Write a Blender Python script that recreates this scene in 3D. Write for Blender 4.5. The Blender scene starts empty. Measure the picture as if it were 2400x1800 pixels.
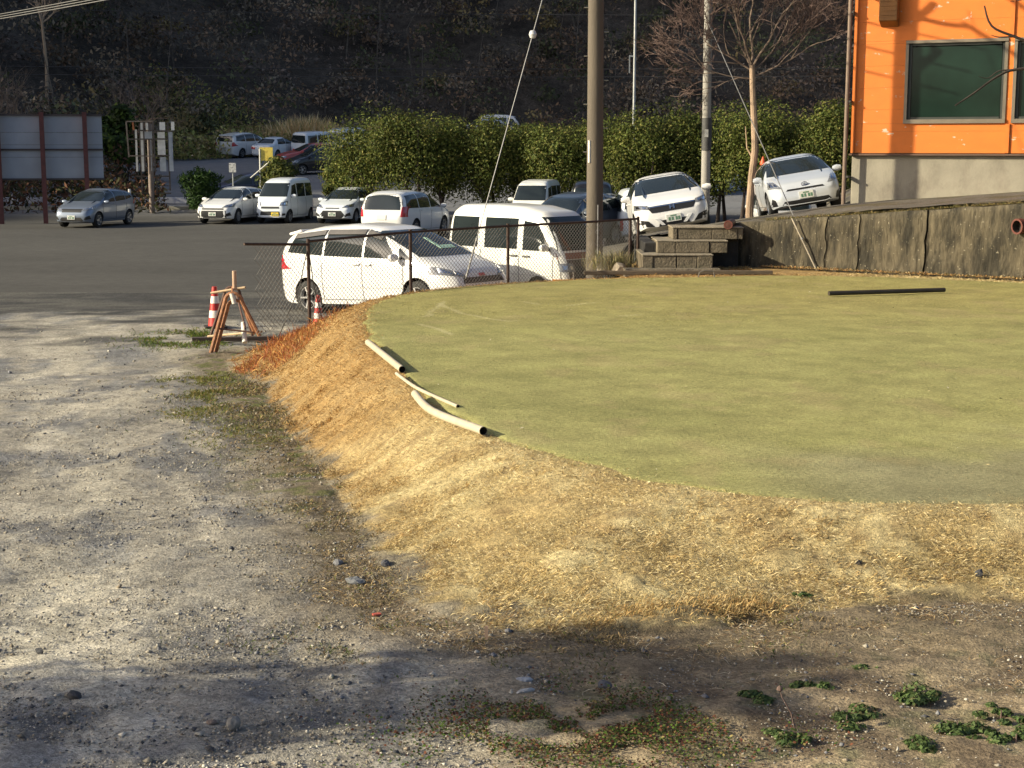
import bpy, bmesh, math, random
import numpy as np
from mathutils import Vector, Matrix
from mathutils.bvhtree import BVHTree

R = math.radians
random.seed(7)
rng = np.random.default_rng(7)
S = bpy.context.scene
COL = S.collection

# ------------------------------------------------------------------ camera, sky, sun, exposure
cam = bpy.data.objects.new('camera', bpy.data.cameras.new('camera'))
COL.objects.link(cam)
cam.location = (0, 0, 3.2)
cam.rotation_euler = (R(90 - 8.78), 0, 0)
cam.data.sensor_width = 36
cam.data.lens = 54
cam.data.clip_start = 0.1
cam.data.clip_end = 2000
S.camera = cam

SUN_EL, SUN_DIR = 22.0, Vector((-0.98, -0.20, 0)).normalized()      # horizontal direction TOWARDS the sun
sunv = Vector((SUN_DIR.x * math.cos(R(SUN_EL)), SUN_DIR.y * math.cos(R(SUN_EL)), math.sin(R(SUN_EL))))
world = bpy.data.worlds.new('World')
S.world = world
world.use_nodes = True
nt = world.node_tree
bg = nt.nodes['Background']
sky = nt.nodes.new('ShaderNodeTexSky')
sky.sky_type = 'NISHITA'
sky.sun_disc = False
sky.sun_elevation = R(SUN_EL)
sky.sun_rotation = math.atan2(SUN_DIR.x, SUN_DIR.y)
sky.air_density = 1.0
sky.dust_density = 3.0
sky.air_density = 0.8
nt.links.new(sky.outputs[0], bg.inputs[0])
bg.inputs[1].default_value = 0.1
sun = bpy.data.objects.new('sun', bpy.data.lights.new('sun', 'SUN'))
COL.objects.link(sun)
sun.data.energy = 5.0
sun.data.angle = R(0.53)
sun.data.color = (1.0, 0.90, 0.66)
sun.rotation_euler = sunv.to_track_quat('Z', 'Y').to_euler()
sun.location = (-30, -10, 30)
S.view_settings.view_transform = 'Standard'
S.view_settings.look = 'None'
S.view_settings.exposure = 0.75
S.view_settings.gamma = 1.0
S.view_settings.use_curve_mapping = False

# ------------------------------------------------------------------ materials
MATS = {}
def mat(name, base, rough=0.7, metal=0.0, var=0.12, vscale=6.0, bump=0.0, bscale=40.0, attr=False, spec=0.5,
        coat=0.0, second=None, sscale=3.0, sthr=(0.5, 0.6), stretch=(1, 1, 1), emit=None):
    if name in MATS:
        return MATS[name]
    m = bpy.data.materials.new(name)
    m.use_nodes = True
    n, l = m.node_tree.nodes, m.node_tree.links
    b = n['Principled BSDF']
    b.inputs['Roughness'].default_value = rough
    b.inputs['Metallic'].default_value = metal
    b.inputs['Specular IOR Level'].default_value = spec
    b.inputs['Coat Weight'].default_value = coat
    b.inputs['Coat Roughness'].default_value = 0.06
    tc = n.new('ShaderNodeTexCoord')
    mp = n.new('ShaderNodeMapping')
    mp.inputs['Scale'].default_value = stretch
    l.new(tc.outputs['Object'], mp.inputs[0])
    if attr:
        at = n.new('ShaderNodeAttribute'); at.attribute_name = 'Col'
        src = at.outputs['Color']
    else:
        rgb = n.new('ShaderNodeRGB'); rgb.outputs[0].default_value = (*base, 1)
        src = rgb.outputs[0]
    if second:
        no = n.new('ShaderNodeTexNoise'); no.inputs['Scale'].default_value = sscale
        no.inputs['Detail'].default_value = 8; no.inputs['Roughness'].default_value = 0.65
        l.new(mp.outputs[0], no.inputs['Vector'])
        rp = n.new('ShaderNodeMapRange'); rp.inputs[1].default_value, rp.inputs[2].default_value = sthr
        l.new(no.outputs[0], rp.inputs[0])
        mx = n.new('ShaderNodeMix'); mx.data_type = 'RGBA'
        l.new(rp.outputs[0], mx.inputs[0]); l.new(src, mx.inputs[6]); mx.inputs[7].default_value = (*second, 1)
        src = mx.outputs[2]
    if var > 0:
        no = n.new('ShaderNodeTexNoise'); no.inputs['Scale'].default_value = vscale
        no.inputs['Detail'].default_value = 6
        l.new(mp.outputs[0], no.inputs['Vector'])
        rp = n.new('ShaderNodeMapRange'); rp.inputs[1].default_value = 0.3; rp.inputs[2].default_value = 0.7
        rp.inputs[3].default_value = 1 - var; rp.inputs[4].default_value = 1 + var
        l.new(no.outputs[0], rp.inputs[0])
        mx = n.new('ShaderNodeVectorMath'); mx.operation = 'SCALE'
        l.new(src, mx.inputs[0]); l.new(rp.outputs[0], mx.inputs['Scale'])
        src = mx.outputs[0]
    l.new(src, b.inputs['Base Color'])
    if bump > 0:
        no = n.new('ShaderNodeTexNoise'); no.inputs['Scale'].default_value = bscale; no.inputs['Detail'].default_value = 6
        l.new(mp.outputs[0], no.inputs['Vector'])
        bp = n.new('ShaderNodeBump'); bp.inputs['Strength'].default_value = bump; bp.inputs['Distance'].default_value = 0.03
        l.new(no.outputs[0], bp.inputs['Height']); l.new(bp.outputs[0], b.inputs['Normal'])
    MATS[name] = m
    return m

def ground_mat(name, fine=0.25, bump=0.6, scales=(2.2, 14.0, 70.0), speck=0.3, rough=0.95):
    """base albedo from the Col attribute, broken up by several noises and stone-like cells"""
    if name in MATS:
        return MATS[name]
    m = bpy.data.materials.new(name); m.use_nodes = True
    n, l = m.node_tree.nodes, m.node_tree.links
    b = n['Principled BSDF']; b.inputs['Roughness'].default_value = rough; b.inputs['Specular IOR Level'].default_value = 0.2
    at = n.new('ShaderNodeAttribute'); at.attribute_name = 'Col'
    tc = n.new('ShaderNodeTexCoord')
    src = at.outputs['Color']; hs = []
    for sc, amt in zip(scales, (fine * 0.9, fine, fine * 1.1)):
        no = n.new('ShaderNodeTexNoise'); no.inputs['Scale'].default_value = sc; no.inputs['Detail'].default_value = 5
        no.inputs['Roughness'].default_value = 0.6
        l.new(tc.outputs['Object'], no.inputs['Vector'])
        rp = n.new('ShaderNodeMapRange'); rp.inputs[1].default_value = 0.3; rp.inputs[2].default_value = 0.7
        rp.inputs[3].default_value = 1 - amt; rp.inputs[4].default_value = 1 + amt
        l.new(no.outputs[0], rp.inputs[0])
        mx = n.new('ShaderNodeVectorMath'); mx.operation = 'SCALE'
        l.new(src, mx.inputs[0]); l.new(rp.outputs[0], mx.inputs['Scale'])
        src = mx.outputs[0]; hs.append(no.outputs[0])
    vo = n.new('ShaderNodeTexVoronoi'); vo.inputs['Scale'].default_value = 55
    l.new(tc.outputs['Object'], vo.inputs['Vector'])
    sep = n.new('ShaderNodeSeparateColor'); l.new(vo.outputs['Color'], sep.inputs[0])
    rp = n.new('ShaderNodeMapRange'); rp.inputs[3].default_value = 1 - speck; rp.inputs[4].default_value = 1 + speck
    l.new(sep.outputs[0], rp.inputs[0])
    mx = n.new('ShaderNodeVectorMath'); mx.operation = 'SCALE'
    l.new(src, mx.inputs[0]); l.new(rp.outputs[0], mx.inputs['Scale'])
    l.new(mx.outputs[0], b.inputs['Base Color'])
    ad = n.new('ShaderNodeMath'); ad.operation = 'ADD'
    l.new(hs[1], ad.inputs[0]); l.new(hs[2], ad.inputs[1])
    bp = n.new('ShaderNodeBump'); bp.inputs['Strength'].default_value = bump; bp.inputs['Distance'].default_value = 0.025
    l.new(ad.outputs[0], bp.inputs['Height']); l.new(bp.outputs[0], b.inputs['Normal'])
    MATS[name] = m
    return m

def leaf_mat(name, rough=0.6, trans=0.25):
    if name in MATS:
        return MATS[name]
    m = bpy.data.materials.new(name); m.use_nodes = True
    n, l = m.node_tree.nodes, m.node_tree.links
    b = n['Principled BSDF']; b.inputs['Roughness'].default_value = rough; b.inputs['Specular IOR Level'].default_value = 0.12
    at = n.new('ShaderNodeAttribute'); at.attribute_name = 'Col'
    l.new(at.outputs['Color'], b.inputs['Base Color'])
    if trans > 0:
        tr = n.new('ShaderNodeBsdfTranslucent'); l.new(at.outputs['Color'], tr.inputs[0])
        mx = n.new('ShaderNodeMixShader'); mx.inputs[0].default_value = trans
        l.new(b.outputs[0], mx.inputs[1]); l.new(tr.outputs[0], mx.inputs[2])
        l.new(mx.outputs[0], n['Material Output'].inputs[0])
    MATS[name] = m
    return m

# ------------------------------------------------------------------ object helpers
def tag(o, label=None, cat=None, group=None, kind=None):
    if label: o['label'] = label
    if cat: o['category'] = cat
    if group: o['group'] = group
    if kind: o['kind'] = kind
    return o

def thing(name, label, cat, loc=(0, 0, 0), rot=None, group=None):
    o = bpy.data.objects.new(name, None); COL.objects.link(o)
    o.empty_display_size = 0.2
    o.location = loc
    if rot is not None: o.rotation_euler = rot
    return tag(o, label, cat, group)

def link(name, me, material=None, parent=None):
    o = bpy.data.objects.new(name, me); COL.objects.link(o)
    if material is not None and len(me.materials) == 0: me.materials.append(material)
    if parent is not None: o.parent = parent
    return o

def np_mesh(name, verts, faces, col=None, smooth=False):
    """verts (N,3), faces (M,k) all with the same k; col (N,3) albedo"""
    verts = np.asarray(verts, np.float32); faces = np.asarray(faces, np.int32)
    me = bpy.data.meshes.new(name)
    k = faces.shape[1]
    me.vertices.add(len(verts)); me.vertices.foreach_set('co', verts.ravel())
    me.loops.add(faces.size); me.loops.foreach_set('vertex_index', faces.ravel())
    me.polygons.add(len(faces))
    me.polygons.foreach_set('loop_start', np.arange(0, faces.size, k, dtype=np.int32))
    me.polygons.foreach_set('loop_total', np.full(len(faces), k, np.int32))
    if smooth: me.polygons.foreach_set('use_smooth', np.ones(len(faces), bool))
    me.update(calc_edges=True)
    if col is not None:
        a = me.color_attributes.new('Col', 'FLOAT_COLOR', 'POINT')
        c = np.ones((len(verts), 4), np.float32); c[:, :3] = col
        a.data.foreach_set('color', c.ravel())
    return me

class MB:
    """collects simple shapes into one mesh"""
    def __init__(s): s.v = []; s.f = []
    def add(s, vs, fs):
        o = len(s.v); s.v += [tuple(v) for v in vs]; s.f += [tuple(i + o for i in f) for f in fs]; return s
    def box(s, c, d, rz=0.0, m=None):
        vs = []
        for x in (-.5, .5):
            for y in (-.5, .5):
                for z in (-.5, .5):
                    p = Vector((x * d[0], y * d[1], z * d[2]))
                    if rz: p = Matrix.Rotation(rz, 3, 'Z') @ p
                    if m: p = m @ p
                    vs.append(p + Vector(c))
        return s.add(vs, [(0, 1, 3, 2), (4, 6, 7, 5), (0, 4, 5, 1), (2, 3, 7, 6), (0, 2, 6, 4), (1, 5, 7, 3)])
    def bar(s, a, b, w, h=None):
        a, b = Vector(a), Vector(b); d = b - a; h = h or w
        q = d.to_track_quat('Z', 'Y').to_matrix()
        return s.box((a + b) / 2, (w, h, d.length), m=q)
    def tube(s, pts, rad, n=8, cap=True):
        pts = [Vector(p) for p in pts]
        if not hasattr(rad, '__len__'): rad = [rad] * len(pts)
        rings = []; up = None
        for i, p in enumerate(pts):
            d = (pts[min(i + 1, len(pts) - 1)] - pts[max(i - 1, 0)]).normalized()
            if up is None:
                up = d.orthogonal().normalized()
            else:
                up = (up - d * up.dot(d)); up = up.normalized() if up.length > 1e-6 else d.orthogonal().normalized()
            e = d.cross(up)
            rings.append([p + (up * math.cos(t) + e * math.sin(t)) * rad[i] for t in (2 * math.pi * k / n for k in range(n))])
        vs = [v for r in rings for v in r]; fs = []
        for i in range(len(pts) - 1):
            for k in range(n):
                fs.append((i * n + k, i * n + (k + 1) % n, (i + 1) * n + (k + 1) % n, (i + 1) * n + k))
        if cap:
            fs.append(tuple(reversed(range(n)))); fs.append(tuple((len(pts) - 1) * n + k for k in range(n)))
        return s.add(vs, fs)
    def lathe(s, prof, n=20, c=(0, 0, 0), axis='Z'):
        vs = []; fs = []
        for r, z in prof:
            for k in range(n):
                t = 2 * math.pi * k / n
                p = (r * math.cos(t), r * math.sin(t), z)
                if axis == 'Y': p = (p[0], p[2], p[1])
                vs.append((p[0] + c[0], p[1] + c[1], p[2] + c[2]))
        for i in range(len(prof) - 1):
            for k in range(n):
                q = (i * n + k, i * n + (k + 1) % n, (i + 1) * n + (k + 1) % n, (i + 1) * n + k)
                fs.append(q if axis != 'Y' else q[::-1])
        return s.add(vs, fs)
    def mesh(s, name, smooth=False, ang=35):
        me = bpy.data.meshes.new(name); me.from_pydata(s.v, [], s.f)
        if smooth:
            me.shade_smooth(); me.set_sharp_from_angle(angle=R(ang))
        return me
    def obj(s, name, m, parent=None, smooth=False, bevel=0.0, ang=35):
        o = link(name, s.mesh(name, smooth, ang), m, parent)
        if bevel:
            b = o.modifiers.new('bevel', 'BEVEL'); b.width = bevel; b.segments = 2; b.limit_method = 'ANGLE'
        return o

# ------------------------------------------------------------------ numpy noise
_P = rng.permutation(512)
_G = rng.random(512)
def vnoise(x, y, s=0):
    xi = np.floor(x).astype(int); yi = np.floor(y).astype(int)
    xf = x - xi; yf = y - yi
    u = xf * xf * (3 - 2 * xf); v = yf * yf * (3 - 2 * yf)
    def h(a, b): return _G[_P[(_P[(a + s * 37) & 511] + b) & 511]]
    return (h(xi, yi) * (1 - u) + h(xi + 1, yi) * u) * (1 - v) + (h(xi, yi + 1) * (1 - u) + h(xi + 1, yi + 1) * u) * v
def fbm(x, y, oct=4, s=0):
    t = 0; a = 0.5; n = 0
    for i in range(oct):
        t = t + a * vnoise(x * 2 ** i + 17.3 * i, y * 2 ** i + 5.7 * i, s + i); n += a; a *= 0.5
    return t / n
def sstep(t):
    t = np.clip(t, 0, 1); return t * t * (3 - 2 * t)

def catmull(pts, n=6, closed=True):
    P = [np.array(p, float) for p in pts]; out = []
    m = len(P); rngi = range(m) if closed else range(m - 1)
    for i in rngi:
        if closed: a, b, c, d = P[i - 1], P[i], P[(i + 1) % m], P[(i + 2) % m]
        else: a, b, c, d = P[max(i - 1, 0)], P[i], P[i + 1], P[min(i + 2, m - 1)]
        for k in range(n):
            t = k / n
            out.append(0.5 * ((2 * b) + (-a + c) * t + (2 * a - 5 * b + 4 * c - d) * t * t + (-a + 3 * b - 3 * c + d) * t ** 3))
    if not closed: out.append(P[-1])
    return np.array(out)

def seg_dist(x, y, poly, closed=True):
    d = np.full(x.shape, 1e9)
    m = len(poly)
    for i in range(m if closed else m - 1):
        a = poly[i]; b = poly[(i + 1) % m]; e = b - a; L = float(e @ e) + 1e-12
        t = np.clip(((x - a[0]) * e[0] + (y - a[1]) * e[1]) / L, 0, 1)
        d = np.minimum(d, np.hypot(x - a[0] - t * e[0], y - a[1] - t * e[1]))
    return d
def inside(x, y, poly):
    r = np.zeros(x.shape, bool); m = len(poly)
    for i in range(m):
        a = poly[i]; b = poly[(i + 1) % m]
        if a[1] == b[1]: continue
        c = ((a[1] > y) != (b[1] > y)) & (x < (b[0] - a[0]) * (y - a[1]) / (b[1] - a[1]) + a[0])
        r ^= c
    return r

# ------------------------------------------------------------------ the lie of the land
GREEN = catmull([(-1.95, 19.7), (-2.08, 21.2), (-1.93, 22.5), (-1.25, 24.0), (-0.05, 25.2), (1.37, 26.0), (3.0, 26.45), (4.4, 26.75),
                 (5.9, 26.6), (7.3, 25.9), (9.5, 24.4), (12.0, 21.5), (12.8, 17), (11.0, 12.5), (7.5, 10.0), (5.0, 9.42), (3.8, 9.34), (2.58, 9.35), (2.02, 9.42), (1.47, 9.65),
                 (0.91, 10.0), (0.47, 10.52), (0.12, 11.11), (-0.16, 11.56), (-0.4, 12.26), (-0.86, 13.68), (-1.2, 15.46),
                 (-1.61, 17.33)], 6)
FOOT = catmull([(-3.34, 20.08), (-2.75, 17.3), (-2.12, 14.81), (-1.42, 11.91), (-1.15, 10.75), (-0.9, 9.51), (-0.64, 8.41), (-0.26, 7.85), (0.22, 7.62),
                (0.89, 7.62), (1.48, 8.0), (2.03, 8.2), (2.86, 8.3), (5, 8.2), (9, 8.2), (14, 10), (17, 16), (17, 26), (12, 31), (6, 31.5),
                (3.4, 31), (2.4, 30.4), (1.4, 29.5), (-0.1, 27.8), (-1.7, 26.2), (-3.1, 25.0), (-4.0, 24.2), (-4.3, 23.3), (-4.15, 22.2)], 5)

def z_base(x, y):
    z = 0.75 * np.clip((22 - y) / 15, 0, 1.1)
    z = z + 0.1 * sstep((x + 3) / 4) * sstep((y - 22) / 4) * (1 - sstep((y - 36) / 8))
    hi = sstep((x - 1.5) / 1.0) * sstep((y - 23) / 2.5) * (1 - sstep((y - 29.6) / 1.2))
    z = z * (1 - hi) + 1.05 * hi
    up = np.interp(y, [66, 75, 90, 115, 120], [0, 0.45, 1.7, 2.7, 2.75])
    return z + up
def bank_t(x, y):
    ig = inside(x, y, GREEN); io = inside(x, y, FOOT)
    dg = seg_dist(x, y, GREEN); do = seg_dist(x, y, FOOT)
    t = np.where(ig, 0, np.where(io, dg / (dg + do + 1e-6), 1))
    return t, ig, io, dg, do
def z_land(x, y, t=None):
    if t is None: t = bank_t(x, y)[0]
    zb = z_base(x, y)
    s = 0.35 * t + 0.65 * sstep(t)
    return 0.985 * (1 - s) + zb * s
def zl(x, y):
    return float(z_land(np.array([float(x)]), np.array([float(y)]))[0])
def z_terr(x, y):
    """the parking terrace on the right, held by the wall: a rim near the wall, lower towards the back"""
    zc = np.where(x < 6.5, 1.50 + 0.15 * (x - 2.9), 2.04 + 0.08 * (x - 6.5))
    front = zc + 0.06 * np.clip((31 - y) / 3, 0, 1.6)
    plane = 1.02 + 0.165 * (x - 3.5) - .05 * (y - 35)
    plane = np.minimum(plane, 2.1)
    w = sstep((y - 31.0) / 3.2)
    w = w * (1 - sstep((x - 8.0) / 1.5) * 0.8)
    z = front * (1 - w) + plane * w
    return z * (1 - sstep((y - 42) / 6)) + 0.1 * sstep((y - 42) / 6)
def zt(x, y):
    return float(z_terr(np.array([float(x)]), np.array([float(y)]))[0])

# ---- near ground, one continuous height field split by what covers it
ys = [4.2]
while ys[-1] < 34: ys.append(ys[-1] + max(0.022, 0.0042 * ys[-1]))
ys = np.array(ys)
xs = np.concatenate([np.arange(-16, -5.2, 0.16), np.arange(-5.2, 5.2, 0.045), np.arange(5.2, 16.1, 0.16)])
X, Y = np.meshgrid(xs, ys)
T, IG, IO, DG, DO = bank_t(X, Y)
Z = z_land(X, Y, T)
gmask = (~IO)
rough = fbm(X * 3.1, Y * 3.1, 4, 3) - 0.5
rough2 = fbm(X * 14, Y * 14, 3, 9) - 0.5
asph = sstep((Y - 25.0 + .25 * (X + 5) - 5.5 * (fbm(X * .45, Y * .8, 4, 21) - .5) * 2 - 3 * (fbm(X * 1.7, Y * 2.4, 4, 23) - .5) * 2) / 4.5)          # where the gravel gives way to tarmac
amp = np.where(IO, 0.075 * np.clip(T * (1.6), 0, 1), 0.045 * (1 - 0.8 * asph))
Z += amp * rough * 1.6 + np.where(IO, .02 * np.clip(T * 3, 0, 1), 0.022 * (1 - .8 * asph)) * rough2
ruts = np.exp(-((X + 2.9 - .06 * (Y - 8)) / .35) ** 2) + np.exp(-((X + 4.4 - .06 * (Y - 8)) / .35) ** 2)
Z -= 0.03 * ruts * (1 - asph) * gmask

def mix(a, b, w): return a * (1 - w[..., None]) + b * w[..., None]
C = np.zeros(X.shape + (3,))
n1 = fbm(X * .8, Y * .55, 4, 31); n2 = fbm(X * 2.6, Y * 1.6, 4, 41); n3 = fbm(X * 9, Y * 7, 3, 51)
rx = X + .17 * (Y - 8) + .25 * np.sin(Y * .5)
w1 = fbm(rx * 1.9, Y * .28, 4, 33); w2 = fbm(rx * 3.6 + 40, Y * .75, 4, 43)
gravel = mix(np.array([.30, .276, .232]) + 0 * C, np.array([.45, .412, .338]), sstep((w1 - .40) / .2))
gravel = mix(gravel, np.array([.19, .19, .19]), sstep((w2 - .54) / .09) * .85)
trk = np.exp(-((rx + 2.75) / .32) ** 2) + np.exp(-((rx + 4.3) / .34) ** 2)
gravel = mix(gravel, np.array([.50, .455, .36]), np.clip(trk * (.25 + .9 * (fbm(rx * 2, Y * .5, 3, 47) - .3)), 0, .75))
gravel = mix(gravel, np.array([.17, .17, .175]), sstep((n2 - .57) / .12) * .75)
gravel = mix(gravel, np.array([.43, .41, .36]), sstep((n2 - .32) / -.1) * .45 * sstep((X + 2.4) / 1.2))
tarm = mix(np.array([.062, .061, .060]) + 0 * C, np.array([.112, .107, .096]), sstep((fbm(X * .35, Y * 1.7, 4, 61) - .38) / .22))
tarm = mix(tarm, np.array([.045, .046, .05]), sstep((fbm(X * .5 + 9, Y * 2.6, 4, 67) - .53) / .12) * sstep((33 - Y) / 3) * .8)
C = mix(gravel, tarm, asph)
dirtw = sstep((X + .75 - 1.2 * (n1 - .5) - .4 * np.clip(Y - 6.6, 0, 2)) / 1.2) * sstep((9.2 - Y) / 1.0)
dirt = mix(np.array([.30, .235, .15]) + 0 * C, np.array([.165, .125, .082]), sstep((n2 - .47) / .16))
dirt = mix(dirt, np.array([.10, .105, .055]), sstep((n3 - .58) / .12) * .6)
C = mix(C, dirt, dirtw)
hem = np.exp(-(np.maximum(DO, 0) / (.62 + .5 * (n1 - .5))) ** 2) * (~IO)                        # litter and moss along the foot of the bank
C = mix(C, np.array([.165, .13, .085]) + 0 * C, np.clip(hem * 1.5 * (.25 + n3 * .5 + n2 * .6), 0, .95))
C = mix(C, np.array([.10, .12, .03]) + 0 * C, np.clip(hem * sstep((n3 - .55) / .1), 0, .8) * sstep((Y - 9) / 4))
dead = mix(np.array([.44, .33, .155]) + 0 * C, np.array([.58, .475, .25]), sstep((n2 - .35) / .3))
dead = mix(dead, np.array([.36, .22, .085]) + 0 * C, sstep((Y - 10.5) / 8 - (X + .2) * .25) * .8)
dead = mix(dead, np.array([.24, .165, .08]) + 0 * C, sstep((n3 - .55) / .14) * .6)  # dark clods, with their shading painted into the albedo
ragged = sstep((T + (n3 - .5) * .35 + (n2 - .5) * .3 - .80) / .2)
ragged = np.where(DG < .5, 0, ragged)
C = np.where(IO[..., None], mix(dead, mix(C, np.array([.15, .115, .06]) + 0 * C, np.full(X.shape, .6)), ragged), C)
C = C * (0.86 + .28 * n3)[..., None]
nx, ny = len(xs), len(ys)
idx = np.arange(nx * ny).reshape(ny, nx)
Q = np.stack([idx[:-1, :-1], idx[:-1, 1:], idx[1:, 1:], idx[1:, :-1]], -1).reshape(-1, 4)
cx = (X[:-1, :-1] + X[1:, 1:]).ravel() / 2; cy = (Y[:-1, :-1] + Y[1:, 1:]).ravel() / 2
qi = IO[:-1, :-1].ravel(); qg = (IG & (DG > .25))[:-1, :-1].ravel()
under = (cx > 4.6) & (cy > 29.6)
GM = ground_mat('stony_ground', fine=.22, bump=.7, speck=.28)
DM = ground_mat('dead_turf', fine=.25, bump=.9, scales=(3, 24, 110), speck=.2)
def sub(name, maskq, m, label):
    q = Q[maskq]; used = np.unique(q); mp = np.zeros(nx * ny, np.int32); mp[used] = np.arange(len(used))
    P = np.stack([X.ravel(), Y.ravel(), Z.ravel()], 1)[used]
    o = link(name, np_mesh(name, P, mp[q], C.reshape(-1, 3)[used], True), m)
    return tag(o, label, kind='structure')
isd = (cy < 9.6) & (cx > -.1)
sub('grass_bank', qi & ~qg & ~under, DM, 'dry golden grass bank sloping round the putting green')
sub('gravel_road', ~qi & (cy < 25.5) & ~isd, GM, 'pale gravel and dirt track on the left')
sub('bare_dirt', ~qi & isd, GM, 'bare brown dirt with weeds in the front right corner')
sub('car_park', ~qi & (cy >= 25.5) & ~under, GM, 'worn grey tarmac of the lower car park')

# ---- the mown green: a sheet of its own
cen = np.array([5.0, 17.8]); GREEN_F = catmull([tuple(p) for p in GREEN], 3)
GREEN_F = GREEN_F + (np.stack([fbm(GREEN_F[:, 0] * 2.2, GREEN_F[:, 1] * 2.2, 4, 97), fbm(GREEN_F[:, 0] * 2.2 + 50, GREEN_F[:, 1] * 2.2, 4, 99)], 1) - .5) * .22
NR, NT = 130, len(GREEN_F)
rad = np.linspace(0, 1, NR) ** .8
gv = (cen + (GREEN_F[None] - cen) * rad[:, None, None]).reshape(-1, 2)
gz = 1.0 + .03 * (fbm(gv[:, 0] * .4, gv[:, 1] * .4, 3, 71) - .5) + .012 * (fbm(gv[:, 0] * 6, gv[:, 1] * 6, 3, 75) - .5)
rr = np.repeat(rad, NT); gz = gz - .045 * sstep((rr - .984) / .016)
gi = np.arange(NR * NT).reshape(NR, NT); gj = np.roll(gi, -1, 1)
gq = np.stack([gi[:-1], gi[1:], gj[1:], gj[:-1]], -1).reshape(-1, 4)
a1 = fbm(gv[:, 0] * .35, gv[:, 1] * .7, 4, 81)[:, None]; a2 = fbm(gv[:, 0] * 1.3, gv[:, 1] * 1.3, 4, 83)[:, None]; a3 = fbm(gv[:, 0] * 7, gv[:, 1] * 7, 3, 87)[:, None]
gc = np.array([[.29, .275, .104]]) * (1 - a1) + np.array([[.335, .315, .125]]) * a1
gc = gc * (1 - .25 * sstep((a2 - .5) / .28)) + np.array([[.19, .20, .065]]) * .25 * sstep((a2 - .5) / .28)
bald = sstep((11.9 - gv[:, 1:2] - .6 * (a2 - .5) * 4) / 1.5) * sstep((gv[:, 0:1] - 1.2) / 1.4) * .55
gc = gc * (1 - bald) + np.array([[.25, .225, .155]]) * bald
farw = sstep((gv[:, 1:2] - 17) / 6) * .5
gc = gc * (1 - farw) + np.array([[.31, .26, .09]]) * farw
gc = gc * (.85 + .3 * a3)
for ln in ([(-1.03, 21.82), (-.94, 21.34), (-.83, 21.03), (-.64, 20.43), (-.45, 20.13), (-.28, 19.8), (-.05, 19.52), (.08, 19.6)], [(-1.15, 20.03), (-1.08, 20.3), (-1.12, 20.66), (-1.05, 21.1), (-.98, 22.05)],
           [(.78, 21.5), (1.0, 21.8), (1.22, 21.95)], [(1.45, 20.15), (1.68, 20.3)], [(-1.18, 19.2), (-.9, 18.63), (-.72, 18.1)], [(.18, 22.05), (.36, 21.7)]):
    dl = seg_dist(gv[:, 0], gv[:, 1], np.array(ln), False)
    wl_ = (np.exp(-(dl / .035) ** 2) * (.35 + .6 * fbm(gv[:, 0] * 5, gv[:, 1] * 5, 2, 29)))[:, None]
    gc = gc * (1 - wl_) + np.array([[.50, .44, .24]]) * wl_
worn = (sstep((fbm(gv[:, 0] * 2.2 + 7, gv[:, 1] * 1.6, 4, 89) - .60) / .1) * .4)[:, None]
gc = gc * (1 - worn) + np.array([[.33, .27, .13]]) * worn
GRM = ground_mat('mown_turf', fine=.2, bump=.5, scales=(1.7, 30, 160), speck=.12)
go = link('putting_green', np_mesh('putting_green', np.column_stack([gv, gz]), gq, gc, True), GRM)
tag(go, 'wide smooth putting green of short olive turf', kind='structure')

# ---- far ground: the rest of the lot, the road, the upper lot
fx = np.arange(-75, 75.1, 1.25); fy = np.concatenate([np.arange(33.9, 70, 1.2), np.arange(70, 127, 1.8)])
FX, FY = np.meshgrid(fx, fy)
FZ = z_base(FX, FY) - .01 + .03 * (fbm(FX * .3, FY * .3, 3, 5) - .5)
fcol = np.array([.072, .069, .064]) * (0.8 + .5 * fbm(FX * .18, FY * .6, 4, 61))[..., None]
upw = sstep((FY - 68) / 4)[..., None]
fcol = fcol * (1 - upw) + np.array([.17, .17, .175]) * upw
fi = np.arange(FX.size).reshape(FX.shape)
fq = np.stack([fi[:-1, :-1], fi[:-1, 1:], fi[1:, 1:], fi[1:, :-1]], -1).reshape(-1, 4)
fo = link('upper_lot', np_mesh('upper_lot', np.column_stack([FX.ravel(), FY.ravel(), FZ.ravel()]), fq, fcol.reshape(-1, 3), True),
          ground_mat('far_tarmac', fine=.12, bump=.2, scales=(.4, 3, 20), speck=.1))
tag(fo, 'grey tarmac running from the lower lot up the slope behind', kind='structure')

# ---- the gravel apron beside and behind the camera, out to the sides
bx = [(-60, -14), (60, -14), (60, 4.25), (-60, 4.25)]
sidev, sidef, sidec = [], [], []
for (x0, x1, y0, y1) in ((-60, 60, -14, 4.25), (-60, -15.95, 4.25, 34.2), (16.0, 60, 4.25, 34.2)):
    gx = np.linspace(x0, x1, 25); gy = np.linspace(y0, y1, 25); AX, AY = np.meshgrid(gx, gy)
    AZ = z_base(AX, np.maximum(AY, 4.2)); o = sum(len(v) for v in sidev)
    ai = np.arange(AX.size).reshape(AX.shape) + o
    sidev.append(np.column_stack([AX.ravel(), AY.ravel(), AZ.ravel() - .01]))
    sidef.append(np.stack([ai[:-1, :-1], ai[:-1, 1:], ai[1:, 1:], ai[1:, :-1]], -1).reshape(-1, 4))
    sidec.append(np.tile([[.2, .17, .13]], (AX.size, 1)))
tag(link('ground', np_mesh('ground', np.vstack(sidev), np.vstack(sidef), np.vstack(sidec), True), GM), 'open gravel ground around the site', kind='structure')

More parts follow.
